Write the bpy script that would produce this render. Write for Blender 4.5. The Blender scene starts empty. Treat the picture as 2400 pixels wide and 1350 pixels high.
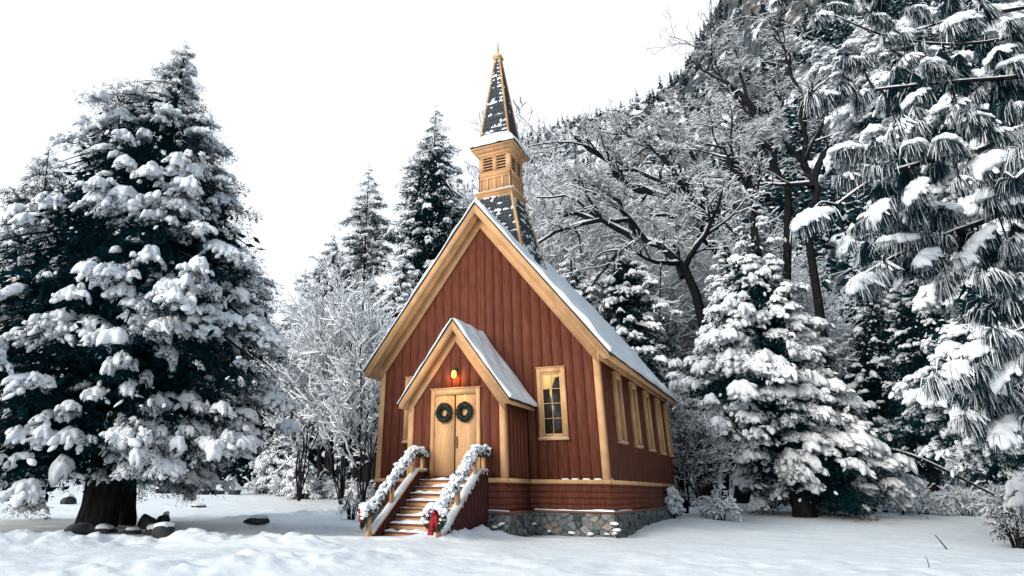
import bpy, math, random
import numpy as np
from mathutils import Matrix, Vector

scene = bpy.context.scene
col = scene.collection
PI = math.pi

# ------------------------------------------------------------------ camera
CAM = np.array([8.89, -19.674, -0.265])
YAW, PITCH, ROLL, FPX = 0.479, 0.440, 0.014, 1450.7       # solved from the chapel's edges
PPX, PPY = 1200 - 146.5, 675 - 215.0                        # the photograph is a crop: lens axis off centre
_cy, _sy, _cp, _sp = math.cos(YAW), math.sin(YAW), math.cos(PITCH), math.sin(PITCH)
FW = np.array([-_sy * _cp, _cy * _cp, _sp])
_r = np.array([_cy, _sy, 0.0]); _u = np.cross(_r, FW)
RT = math.cos(ROLL) * _r + math.sin(ROLL) * _u
UP = -math.sin(ROLL) * _r + math.cos(ROLL) * _u
FH = np.array([-_sy, _cy, 0.0]); RH = np.array([_cy, _sy, 0.0])
cd = bpy.data.cameras.new('camera')
cd.sensor_width = 36.0; cd.lens = FPX / 2400 * 36.0
cd.shift_x = 146.5 / 2400; cd.shift_y = -215.0 / 2400
cd.clip_start = 0.1; cd.clip_end = 4000
cam = bpy.data.objects.new('camera', cd); col.objects.link(cam)
M = Matrix(((RT[0], UP[0], -FW[0], CAM[0]), (RT[1], UP[1], -FW[1], CAM[1]), (RT[2], UP[2], -FW[2], CAM[2]), (0, 0, 0, 1)))
cam.matrix_world = M
scene.camera = cam

# ------------------------------------------------------------------ light: an overcast winter day
SUN_EL, SUN_AZ = math.radians(19), math.atan2(-0.34, -0.94)   # azimuth from +Y towards +X
SD = np.array([math.sin(SUN_AZ) * math.cos(SUN_EL), math.cos(SUN_AZ) * math.cos(SUN_EL), math.sin(SUN_EL)])
w = bpy.data.worlds.new('World'); scene.world = w; w.use_nodes = True
wn, wl = w.node_tree.nodes, w.node_tree.links
bg = wn['Background']; bg.inputs['Strength'].default_value = 0.092;sky = wn.new('ShaderNodeTexSky'); sky.sky_type = 'NISHITA'; sky.sun_disc = False
sky.sun_elevation = SUN_EL; sky.sun_rotation = SUN_AZ; sky.dust_density = 6.0; sky.air_density = 1.0; sky.ozone_density = 1.0
hs = wn.new('ShaderNodeHueSaturation'); hs.inputs['Saturation'].default_value = 0.25; hs.inputs['Value'].default_value = 1.0
mx = wn.new('ShaderNodeMix'); mx.data_type = 'RGBA'; mx.inputs['Factor'].default_value = 0.85
mx.inputs[7].default_value = (10.6, 11.2, 12.0, 1)          # the even cloud layer
# bright low down; unseen sky blued overhead, dimmed eastward to darken the side wall
tcw = wn.new('ShaderNodeTexCoord'); spw = wn.new('ShaderNodeSeparateXYZ'); wl.new(tcw.outputs['Generated'], spw.inputs[0])
rz_ = wn.new('ShaderNodeMapRange'); rz_.inputs['From Min'].default_value = .70; rz_.inputs['From Max'].default_value = .95; wl.new(spw.outputs['Z'], rz_.inputs['Value'])
rx_ = wn.new('ShaderNodeMapRange'); rx_.inputs['From Min'].default_value = .04; rx_.inputs['From Max'].default_value = .50; wl.new(spw.outputs['X'], rx_.inputs['Value'])
mz_ = wn.new('ShaderNodeMix'); mz_.data_type = 'RGBA'; mz_.inputs[6].default_value = (10.6, 11.2, 11.8, 1); mz_.inputs[7].default_value = (5.6, 8.2, 10.6, 1); wl.new(rz_.outputs[0], mz_.inputs['Factor'])
mx_ = wn.new('ShaderNodeMix'); mx_.data_type = 'RGBA'; mx_.inputs[7].default_value = (3.2, 4.2, 5.2, 1); wl.new(rx_.outputs[0], mx_.inputs['Factor']); wl.new(mz_.outputs[2], mx_.inputs[6]); wl.new(mx_.outputs[2], mx.inputs[7])
wl.new(sky.outputs[0], hs.inputs['Color']); wl.new(hs.outputs[0], mx.inputs[6]); wl.new(mx.outputs[2], bg.inputs['Color'])
sl = bpy.data.lights.new('sun', 'SUN'); sl.energy = 2.6; sl.angle = math.radians(28); sl.color = (1.0, 0.93, 0.84)
so = bpy.data.objects.new('sun', sl); col.objects.link(so)
so.rotation_euler = Vector(SD).to_track_quat('Z', 'Y').to_euler()
scene.view_settings.view_transform = 'Standard'; scene.view_settings.look = 'None'
scene.view_settings.exposure = 0.26; scene.view_settings.gamma = 1.0; scene.view_settings.use_curve_mapping = False
scene.cycles.max_bounces = 6; scene.cycles.diffuse_bounces = 3; scene.cycles.glossy_bounces = 2
scene.cycles.transmission_bounces = 2; scene.cycles.transparent_max_bounces = 6
scene.cycles.use_denoising = True

# ------------------------------------------------------------------ numpy mesh helpers
def nrm(v): return v / np.maximum(np.linalg.norm(v, axis=-1, keepdims=True), 1e-9)
def ray(px, py): return FW + (px - PPX) / FPX * RT - (py - PPY) / FPX * UP
def at_depth(px, py, d):
    """the point seen at pixel (px, py) of the 2400x1350 picture, d metres ahead of the camera measured level"""
    v = ray(px, py); return CAM + v * (d / (v @ FH))
def waves(seed, n=7):
    g = np.random.RandomState(seed); k = nrm(g.normal(size=(n, 3))) * g.uniform(.6, 1.7, (n, 1)); return k, g.uniform(0, 6.28, n)
def noise3(p, f=1.0, seed=0):
    k, ph = waves(seed); return np.sin((np.asarray(p) * f) @ k.T + ph).sum(-1) / 2.6
def lattice(x, y, s):
    h = np.sin(x * 127.1 + y * 311.7 + s * 74.7) * 43758.5453; return h - np.floor(h)
def vnoise(x, y, s=0):
    xi, yi = np.floor(x), np.floor(y); a, b = x - xi, y - yi
    a, b = a * a * (3 - 2 * a), b * b * (3 - 2 * b)
    return ((lattice(xi, yi, s) * (1 - a) + lattice(xi + 1, yi, s) * a) * (1 - b) + (lattice(xi, yi + 1, s) * (1 - a) + lattice(xi + 1, yi + 1, s) * a) * b) * 2 - 1
def fbm(x, y, s=0, o=4):
    v, a = 0, 1.0
    for i in range(o): v = v + a * vnoise(x, y, s + i); x, y, a = x * 2.03 + 7.1, y * 2.03 - 3.7, a * .5
    return v
def sstep(a, b, x):
    t = np.clip((x - a) / (b - a), 0, 1); return t * t * (3 - 2 * t)

class MB:
    """collects shapes; build() links them as ONE mesh object"""
    def __init__(s): s.V, s.Q, s.T, s.P, s.n, s.attr = [], [], [], [], 0, []
    def add(s, V, F):
        V = np.asarray(V, float).reshape(-1, 3); F = np.asarray(F, np.int64)
        if len(V) == 0: return
        (s.Q if F.shape[1] == 4 else s.T).append(F + s.n); s.V.append(V); s.n += len(V)
    def poly(s, V, faces):
        V = np.asarray(V, float).reshape(-1, 3)
        for f in faces: s.P.append([i + s.n for i in f])
        s.V.append(V); s.n += len(V)
    def box(s, x0, y0, z0, x1, y1, z1):
        x0, x1 = min(x0, x1), max(x0, x1); y0, y1 = min(y0, y1), max(y0, y1); z0, z1 = min(z0, z1), max(z0, z1)
        v = [(x, y, z) for z in (z0, z1) for y in (y0, y1) for x in (x0, x1)]
        s.add(v, [(0, 2, 3, 1), (4, 5, 7, 6), (0, 1, 5, 4), (2, 6, 7, 3), (0, 4, 6, 2), (1, 3, 7, 5)])
    def prism(s, pts, ax, a, b):
        """a polygon of the two other axes, drawn out along axis ax from a to b"""
        o = [i for i in range(3) if i != ax]; n = len(pts); V = np.zeros((2 * n, 3))
        for i, p in enumerate(pts):
            V[i, o[0]], V[i, o[1]], V[i, ax] = p[0], p[1], a
            V[n + i, o[0]], V[n + i, o[1]], V[n + i, ax] = p[0], p[1], b
        s.poly(V, [list(range(n))[::-1], list(range(n, 2 * n))] + [[i, (i + 1) % n, n + (i + 1) % n, n + i] for i in range(n)])
    def beam(s, p, q, w_, h_, up=(0, 0, 1)):
        p, q = np.array(p, float), np.array(q, float); d = nrm(q - p); sd = nrm(np.cross(d, up)); u2 = np.cross(sd, d)
        c = [sd * a * w_ / 2 + u2 * b * h_ / 2 for a, b in ((-1, -1), (1, -1), (1, 1), (-1, 1))]
        V = [p + k for k in c] + [q + k for k in c]
        s.add(V, [(3, 2, 1, 0), (4, 5, 6, 7), (0, 1, 5, 4), (1, 2, 6, 5), (2, 3, 7, 6), (3, 0, 4, 7)])
    def frustum(s, cx, cy, h0, z0, h1, z1, cap=True):
        V = [(cx + a * h, cy + b * h, z) for h, z in ((h0, z0), (h1, z1)) for a, b in ((-1, -1), (1, -1), (1, 1), (-1, 1))]
        s.add(V, [(0, 1, 5, 4), (1, 2, 6, 5), (2, 3, 7, 6), (3, 0, 4, 7)] + ([(3, 2, 1, 0), (4, 5, 6, 7)] if cap else []))
    def merge(s, o):
        for q in o.Q: s.Q.append(q + s.n)
        for t in o.T: s.T.append(t + s.n)
        for p in o.P: s.P.append([i + s.n for i in p])
        s.V += o.V; s.n += o.n
    def build(s, name, mat, parent=None, origin=None, smooth=False, attr=None):
        me = bpy.data.meshes.new(name)
        V = np.concatenate(s.V) if s.V else np.zeros((0, 3))
        if origin is not None: V = V - np.asarray(origin)
        Q = np.concatenate(s.Q) if s.Q else np.zeros((0, 4), np.int64)
        T = np.concatenate(s.T) if s.T else np.zeros((0, 3), np.int64)
        ls = np.concatenate([np.full(len(Q), 4), np.full(len(T), 3), np.array([len(p) for p in s.P], int)]).astype(np.int32)
        vi = np.concatenate([Q.ravel(), T.ravel(), np.array([i for p in s.P for i in p], int)]).astype(np.int32)
        me.vertices.add(len(V)); me.vertices.foreach_set('co', V.astype(np.float32).ravel())
        me.loops.add(len(vi)); me.loops.foreach_set('vertex_index', vi)
        me.polygons.add(len(ls)); me.polygons.foreach_set('loop_start', (np.cumsum(ls) - ls).astype(np.int32)); me.polygons.foreach_set('loop_total', ls)
        if smooth: me.polygons.foreach_set('use_smooth', np.ones(len(ls), bool))
        me.update(calc_edges=True)
        if attr is not None:
            a = me.attributes.new(attr[0], 'FLOAT', 'POINT'); a.data.foreach_set('value', np.asarray(attr[1], np.float32))
        me.materials.append(mat)
        o = bpy.data.objects.new(name, me); col.objects.link(o)
        if parent is not None: o.parent = parent
        elif origin is not None: o.location = origin
        return o

def tag(o, label, cat, group=None, kind=None):
    if label: o['label'] = label
    if cat: o['category'] = cat
    if group: o['group'] = group
    if kind: o['kind'] = kind
    return o
def thing(name, label, cat, loc=(0, 0, 0), group=None):
    o = bpy.data.objects.new(name, None); col.objects.link(o); o.location = loc; o.empty_display_size = .2
    return tag(o, label, cat, group)
def copy_thing(root, loc, rotz, sc, label, group=None):
    r = root.copy(); col.objects.link(r); r.location = loc; r.rotation_euler = (0, 0, rotz); r.scale = (sc, sc, sc); r['label'] = label
    if group: r['group'] = group
    for ch in list(root.children):
        c = ch.copy(); col.objects.link(c); c.parent = r
        for g in list(ch.children):
            k = g.copy(); col.objects.link(k); k.parent = c
    return r

def ico(sub):
    t = (1 + 5 ** .5) / 2
    V = [(-1, t, 0), (1, t, 0), (-1, -t, 0), (1, -t, 0), (0, -1, t), (0, 1, t), (0, -1, -t), (0, 1, -t), (t, 0, -1), (t, 0, 1), (-t, 0, -1), (-t, 0, 1)]
    F = [(0, 11, 5), (0, 5, 1), (0, 1, 7), (0, 7, 10), (0, 10, 11), (1, 5, 9), (5, 11, 4), (11, 10, 2), (10, 7, 6), (7, 1, 8), (3, 9, 4), (3, 4, 2), (3, 2, 6), (3, 6, 8), (3, 8, 9), (4, 9, 5), (2, 4, 11), (6, 2, 10), (8, 6, 7), (9, 8, 1)]
    V = [tuple(nrm(np.array(v, float))) for v in V]
    for _ in range(sub):
        mid, G = {}, []
        def m(a, b):
            k = (min(a, b), max(a, b))
            if k not in mid: V.append(tuple(nrm((np.array(V[a]) + np.array(V[b])) / 2))); mid[k] = len(V) - 1
            return mid[k]
        for a, b, c in F:
            x, y, z = m(a, b), m(b, c), m(c, a); G += [(a, x, z), (b, y, x), (c, z, y), (x, y, z)]
        F = G
    return np.array(V), np.array(F)
ICO0, ICO1, ICO2 = ico(0), ico(1), ico(2)
def lumpy(base, seed, amp=.28, f=2.0, flat=.55):
    V, F = base; r = 1 + amp * noise3(V, f, seed)[:, None]; W = V * r; W[:, 2] = np.where(W[:, 2] < 0, W[:, 2] * flat, W[:, 2]); return W, F
BLOB = [lumpy(ICO1, 10 + i, .30, 2.2) for i in range(8)]
BLOB2 = [lumpy(ICO2, 40 + i, .30, 2.6) for i in range(8)]
DROP = [lumpy(ICO0, 70 + i, .25, 2.0, .8) for i in range(6)]
LUMP = [lumpy(ICO1, 90 + i, .22, 2.4, .85) for i in range(6)]

def frames(d, up=(0, 0, 1)):
    d = nrm(d); s = np.cross(np.broadcast_to(np.array(up, float), d.shape), d); bad = np.linalg.norm(s, axis=1) < 1e-3
    s[bad] = (1, 0, 0); s = nrm(s); u = np.cross(d, s)
    return np.stack([d, s, u], -1)          # columns: along, side, up
def stamp(mb, protos, R, S, T, rng):
    """copies of the shapes in protos turned by R, scaled by S, put at T"""
    if len(T) == 0: return
    k = rng.randint(0, len(protos), len(T))
    for i, (V, F) in enumerate(protos):
        m = np.where(k == i)[0]
        if len(m) == 0: continue
        X = np.einsum('nij,nvj->nvi', R[m], V[None] * S[m][:, None, :]) + T[m][:, None, :]
        mb.add(X.reshape(-1, 3), (F[None] + (np.arange(len(m)) * len(V))[:, None, None]).reshape(-1, F.shape[1]))
def blades(mb, B, D, L, W, rng, bend=0.0):
    """narrow diamond leaves at B along D; with bend each is two leaves long, its tip sagging"""
    n = len(B)
    if n == 0: return
    D = nrm(D); sd = nrm(np.cross(D, nrm(rng.normal(size=(n, 3)))))
    L, W = L[:, None], W[:, None]; tip = B + D * L; mid = B + D * L * .45
    tip[:, 2] -= bend * L[:, 0]
    V = np.stack([B, mid - sd * W / 2, tip, mid + sd * W / 2], 1)
    mb.add(V.reshape(-1, 3), (np.arange(n) * 4)[:, None] + np.array([[0, 1, 2, 3]]))
def tubes(mb, P, Rd, k=4):
    """P (n, m, 3) centre lines, Rd (n, m) radii: n tubes of k sides"""
    n, m, _ = P.shape
    if n == 0: return
    d = np.gradient(P, axis=1); d = nrm(d); mean = nrm(P[:, -1] - P[:, 0])
    ref = np.where(np.abs(mean[:, 2:3]) > .8, np.array([[1., 0, 0]]), np.array([[0, 0, 1.]]))
    a = nrm(np.cross(d, ref[:, None, :])); b = np.cross(a, d)
    th = np.arange(k) / k * 2 * PI + PI / 2
    V = P[:, :, None, :] + Rd[:, :, None, None] * (np.cos(th)[None, None, :, None] * a[:, :, None, :] + np.sin(th)[None, None, :, None] * b[:, :, None, :])
    i = np.arange(n)[:, None, None] * m * k + np.arange(m - 1)[None, :, None] * k; j = np.arange(k)[None, None, :]; j2 = (j + 1) % k
    F = np.stack(np.broadcast_arrays(i + j, i + j2, i + k + j2, i + k + j), -1).reshape(-1, 4)
    mb.add(V.reshape(-1, 3), F)

# ------------------------------------------------------------------ materials
def mat(name, c, rough=.8, spec=.3):
    m = bpy.data.materials.new(name); m.use_nodes = True; b = m.node_tree.nodes['Principled BSDF']
    b.inputs['Base Color'].default_value = (*c, 1); b.inputs['Roughness'].default_value = rough; b.inputs['Specular IOR Level'].default_value = spec
    return m, m.node_tree.nodes, m.node_tree.links, b
def nz(N, L, scale, detail=4, coord='Object', stretch=None):
    tc = N.new('ShaderNodeTexCoord'); t = N.new('ShaderNodeTexNoise'); t.inputs['Scale'].default_value = scale; t.inputs['Detail'].default_value = detail
    if stretch:
        mp = N.new('ShaderNodeMapping'); mp.inputs['Scale'].default_value = stretch; L.new(tc.outputs[coord], mp.inputs[0]); L.new(mp.outputs[0], t.inputs['Vector'])
    else: L.new(tc.outputs[coord], t.inputs['Vector'])
    return t
def ramp(N, L, src, stops):
    r = N.new('ShaderNodeValToRGB'); e = r.color_ramp.elements
    while len(e) < len(stops): e.new(.5)
    for i, (p, c) in enumerate(stops): e[i].position = p; e[i].color = (*c, 1)
    L.new(src, r.inputs[0]); return r
def bump(N, L, b, src, strength, dist=.02):
    k = N.new('ShaderNodeBump'); k.inputs['Strength'].default_value = strength; k.inputs['Distance'].default_value = dist
    L.new(src, k.inputs['Height']); L.new(k.outputs[0], b.inputs['Normal'])
def noisy(name, c0, c1, scale, rough=.8, spec=.3, bmp=.3, dist=.02, stretch=None, lo=.35, hi=.65, detail=4):
    m, N, L, b = mat(name, c0, rough, spec); t = nz(N, L, scale, detail, stretch=stretch)
    r = ramp(N, L, t.outputs[0], [(lo, c0), (hi, c1)]); L.new(r.outputs[0], b.inputs['Base Color'])
    if bmp: bump(N, L, b, t.outputs[0], bmp, dist)
    return m
SNOW = noisy('snow', (.80, .84, .875), (.86, .89, .91), 9, .75, .25, .35, .03)
SNOW_TREE = noisy('tree_snow', (.76, .79, .83), (.86, .88, .90), 5, .8, .2, .5, .05)
NEEDLE = noisy('dark_needles', (.002, .014, .020), (.006, .028, .036), 1.5, .9, .0, 0)
NEEDLE2 = noisy('blue_green_needles', (.004, .019, .027), (.012, .038, .050), 2.5, .9, .0, 0)
BARK = noisy('bark', (.008, .008, .010), (.028, .025, .025), 6, .95, .0, .8, .06, (1, 1, .18))
BARK_OAK = noisy('oak_bark', (.008, .009, .012), (.028, .028, .032), 9, .95, .0, .6, .04)
TWIG = noisy('twig_bark', (.012, .014, .018), (.035, .036, .042), 4, .95, .0, 0)
RED = noisy('red_boards', (.098, .028, .0155), (.165, .050, .028), 3.5, .8, .2, .25, .006, (6, 6, .5))
GROOVE = noisy('dark_backing_boards', (.030, .012, .012), (.045, .018, .016), 5, .9, .1, 0)
TAN = noisy('ochre_paint', (.50, .285, .135), (.65, .38, .19), 2.2, .7, .25, .15, .004)
TAN2 = noisy('ochre_door_paint', (.52, .295, .14), (.67, .39, .195), 5, .65, .3, .2, .004, (6, 6, .4))
SHINGLE = noisy('slate_grey_shingles', (.032, .040, .048), (.092, .102, .112), 5, .85, .2, .5, .01, (8, 8, 1))
SHINGLE_EDGE = noisy('dark_shingle_edges', (.012, .014, .018), (.035, .036, .04), 12, .9, .1, .5, .01)
BLACK, *_ = mat('dark_recess', (.006, .006, .008), .9, .1)
RIBBON = noisy('red_velvet_ribbon', (.26, .008, .012), (.40, .014, .018), 14, .6, .3, .2, .01)
HANGER, *_ = mat('pale_gold_ribbon', (.85, .66, .22), .5, .4)
BRASS, _N, _L, _b = mat('aged_brass', (.30, .19, .05), .35, .5); _b.inputs['Metallic'].default_value = .9
IRON, *_ = mat('weathered_iron', (.06, .05, .04), .6, .4)
WREATHG = noisy('wreath_needles', (.010, .028, .020), (.03, .06, .04), 20, .6, .3, 0)
ROCK = noisy('dark_wet_rock', (.010, .012, .015), (.05, .05, .052), 3, .8, .3, .8, .05)
PLANKEND = noisy('weathered_dark_wood', (.06, .018, .016), (.09, .028, .022), 6, .85, .2, .3, .01, (6, 6, .5))
NOSING = noisy('tread_edge_paint', (.17, .065, .045), (.24, .09, .06), 6, .7, .25, 0)
def stone_mat():
    m, N, L, b = mat('fieldstone', (.2, .2, .2), .85, .25)
    at = N.new('ShaderNodeAttribute'); at.attribute_name = 'tone'
    r = ramp(N, L, at.outputs['Fac'], [(0, (.035, .045, .05)), (.12, (.10, .125, .135)), (.45, (.15, .165, .165)), (.7, (.20, .205, .20)), (.86, (.20, .15, .10)), (1, (.26, .245, .23))])
    t = nz(N, L, 14, 5); x = N.new('ShaderNodeMix'); x.data_type = 'RGBA'; x.blend_type = 'MULTIPLY'; x.inputs['Factor'].default_value = .7
    r2 = ramp(N, L, t.outputs[0], [(.3, (.55, .55, .58)), (.7, (1.15, 1.15, 1.1))])
    L.new(r.outputs[0], x.inputs[6]); L.new(r2.outputs[0], x.inputs[7]); L.new(x.outputs[2], b.inputs['Base Color']); bump(N, L, b, t.outputs[0], .6, .03)
    return m
STONE = stone_mat()
def ground_mat():
    m, N, L, b = mat('snow_ground', (.82, .85, .88), .7, .3)
    t = nz(N, L, 5, 6); t2 = nz(N, L, .8, 4); at = N.new('ShaderNodeAttribute'); at.attribute_name = 'packed'
    x = N.new('ShaderNodeMix'); x.data_type = 'RGBA'
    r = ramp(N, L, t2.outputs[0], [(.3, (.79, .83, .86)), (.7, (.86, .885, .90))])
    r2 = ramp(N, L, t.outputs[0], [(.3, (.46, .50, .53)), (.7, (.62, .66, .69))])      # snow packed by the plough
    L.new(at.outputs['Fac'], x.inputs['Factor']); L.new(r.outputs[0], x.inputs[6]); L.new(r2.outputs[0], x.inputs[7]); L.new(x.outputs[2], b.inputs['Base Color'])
    bump(N, L, b, t.outputs[0], .5, .05); return m
GROUND = ground_mat()
def amber_mat():
    m, N, L, b = mat('amber_window_glass', (.02, .022, .02), .08, .6)
    return m
GLASS = amber_mat()
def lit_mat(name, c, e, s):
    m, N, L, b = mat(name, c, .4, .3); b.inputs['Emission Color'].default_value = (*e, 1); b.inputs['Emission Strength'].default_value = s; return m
BULB = lit_mat('lit_amber_lamp_glass', (.8, .4, .1), (1.0, .42, .05), 3.2)
SKY_REFLECT = lit_mat('painted_amber_sky_reflection', (.5, .34, .12), (1.0, .66, .24), .28)  # weak amber glow stands for bright sky mirrored in the window glass
def mountain_mat():
    m, N, L, b = mat('snowy_mountainside', (.2, .2, .2), .9, .1)
    t = nz(N, L, .07, 9); t.inputs['Roughness'].default_value = .72; t3 = nz(N, L, .035, 5); t4 = nz(N, L, .35, 6, stretch=(1, 1, .4))
    geo = N.new('ShaderNodeNewGeometry'); sp = N.new('ShaderNodeSeparateXYZ'); L.new(geo.outputs['Normal'], sp.inputs[0])
    rock = ramp(N, L, t4.outputs[0], [(.3, (.022, .028, .034)), (.5, (.075, .08, .085)), (.62, (.15, .12, .085)), (.75, (.12, .12, .125))])
    brush = ramp(N, L, t4.outputs[0], [(.35, (.016, .026, .032)), (.65, (.08, .09, .10))])
    xa = N.new('ShaderNodeMix'); xa.data_type = 'RGBA'; ra = ramp(N, L, t3.outputs[0], [(.48, (0, 0, 0)), (.56, (1, 1, 1))])
    L.new(ra.outputs[0], xa.inputs['Factor']); L.new(brush.outputs[0], xa.inputs[6]); L.new(rock.outputs[0], xa.inputs[7])
    ad = N.new('ShaderNodeMath'); ad.operation = 'MULTIPLY_ADD'; ad.inputs[1].default_value = .30; L.new(sp.outputs['Z'], ad.inputs[0]); L.new(t.outputs[0], ad.inputs[2])
    rs = ramp(N, L, ad.outputs[0], [(.66, (0, 0, 0)), (.72, (1, 1, 1))])
    xb = N.new('ShaderNodeMix'); xb.data_type = 'RGBA'; L.new(rs.outputs[0], xb.inputs['Factor']); L.new(xa.outputs[2], xb.inputs[6]); xb.inputs[7].default_value = (.72, .75, .79, 1)
    L.new(xb.outputs[2], b.inputs['Base Color']); bump(N, L, b, t4.outputs[0], .8, 1.2); return m
MOUNT = mountain_mat()

# ------------------------------------------------------------------ the ground
def seg_dist(x, y, pts):
    best = np.full(np.shape(x), 1e9)
    for (ax, ay), (bx, by) in zip(pts[:-1], pts[1:]):
        dx, dy = bx - ax, by - ay; t = np.clip(((x - ax) * dx + (y - ay) * dy) / (dx * dx + dy * dy), 0, 1)
        best = np.minimum(best, np.hypot(x - ax - t * dx, y - ay - t * dy))
    return best
def flat_at(px, py, z=-1.45):
    v = ray(px, py); t = (z - CAM[2]) / v[2]; return tuple((CAM + v * t)[:2])
BANK = [flat_at(*q) for q in ((-300, 1282), (0, 1276), (200, 1270), (420, 1268), (600, 1272), (720, 1280))]
BANK2 = [flat_at(*q) for q in ((150, 1338), (400, 1322), (560, 1318), (760, 1315), (900, 1300))]
PATH = [flat_at(*q) for q in ((-400, 1262), (0, 1258), (350, 1246), (620, 1238), (800, 1234), (900, 1250))]
RIDGE = [flat_at(*q) for q in ((560, 1222), (720, 1208), (840, 1204))]
PILE = [flat_at(*q) for q in ((1040, 1268), (1100, 1262), (1140, 1258))]
def gz_parts(x, y):
    x, y = np.asarray(x, float), np.asarray(y, float)
    s = (x - CAM[0]) * RH[0] + (y - CAM[1]) * RH[1]; t = (x - CAM[0]) * FH[0] + (y - CAM[1]) * FH[1]
    z = -1.45 + .95 * sstep(27, 58, t) + .012 * np.maximum(t - 60, 0) - .1 * sstep(16, 9, t)
    z = z + .05 * fbm(x * .25, y * .25, 3, 3) + .018 * fbm(x * 1.3, y * 1.3, 9, 3)
    z = z + .18 * sstep(3.0, .3, seg_dist(x, y, [(4.2, 2), (4.2, 13)])) * sstep(1.0, 4, y)    # drift along the side wall
    lump = np.clip(.42 + .35 * fbm(x * 1.1, y * 1.1, 21, 2) + .55 * np.abs(vnoise(x * 3.3, y * 3.3, 27)) + .35 * np.abs(vnoise(x * 6.1, y * 6.1, 29)), 0, 1.7)
    for pts, hgt, wd in ((BANK, .24, .62), (BANK2, .17, .6), (RIDGE, .16, .5), (PILE, .30, .6)):
        d = seg_dist(x, y, pts) + .3 * vnoise(x * .6, y * .6, 31); z = z + hgt * np.exp(-(d / wd) ** 2) * lump
    d = seg_dist(x, y, PATH) + .3 * vnoise(x * .5, y * .5, 41); pk = sstep(2.1, 1.1, d); z = z - .10 * pk
    z = z + .03 * pk * fbm(x * 2.2, y * 2.2, 51, 3)
    rough = sstep(16, 13, t) * sstep(30, 20, np.abs(s)); z = z + .03 * rough * fbm(x * 2.5, y * 2.5, 61, 4)
    near = (np.hypot(x - 0, y + 8) < 14)
    for (qx, qy, r_, h_) in (MOUNDS if np.any(near) else []): z = z + h_ * np.exp(-((x - qx) ** 2 + (y - qy) ** 2) / r_ ** 2)
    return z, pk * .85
MOUNDS = []
_g = np.random.RandomState(14)          # footprints from the ploughed track to the steps
for _k in range(34):
    _a, _b = np.array(flat_at(560, 1262)), np.array((.0, -5.0)); _t = _k / 33; _p = _a * (1 - _t) + _b * _t; _n = np.array([-(_b - _a)[1], (_b - _a)[0]]); _n = _n / np.linalg.norm(_n)
    _p = _p + _n * ((.16 if _k % 2 else -.16) + _g.normal() * .08); MOUNDS.append((_p[0], _p[1], .13, -.085))
def gz(x, y): return float(gz_parts(x, y)[0])
def on_ground(px, py, lo=8, hi=120):
    """where the ray through a pixel first meets the ground"""
    v = ray(px, py); v = v / (v @ FH); prev = None
    for t in np.arange(lo, hi, .25):
        p = CAM + v * t
        if p[2] <= gz(p[0], p[1]): return np.array([p[0], p[1], gz(p[0], p[1])])
    p = CAM + v * hi; return np.array([p[0], p[1], gz(p[0], p[1])])
def base_at(px, d, py=1185):
    p = at_depth(px, py, d); return np.array([p[0], p[1], gz(p[0], p[1])])
def grid_faces(nu, nv):
    i = np.arange(nu - 1)[:, None] * nv + np.arange(nv - 1)[None, :]
    return np.stack([i, i + nv, i + nv + 1, i + 1], -1).reshape(-1, 4)
def make_ground():
    def ax(fine, step, far, g=1.12):
        a = list(np.arange(fine[0], fine[1], step)); st = step
        while a[-1] < far: st *= g; a.append(a[-1] + st)
        b = [a[0]]; st = step
        while b[-1] > -far: st *= g; b.append(b[-1] - st)
        return np.array(b[::-1] + a[1:])
    s = ax((-24, 24), .095, 900); t = ax((10, 44), .08, 900); S, T = np.meshgrid(s, t, indexing='ij')
    X = CAM[0] + S * RH[0] + T * FH[0]; Y = CAM[1] + S * RH[1] + T * FH[1]; Z, pk = gz_parts(X, Y)
    mb = MB(); mb.add(np.stack([X, Y, Z], -1), grid_faces(len(s), len(t)))
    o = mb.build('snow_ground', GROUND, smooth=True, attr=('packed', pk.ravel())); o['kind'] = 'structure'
make_ground()

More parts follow.
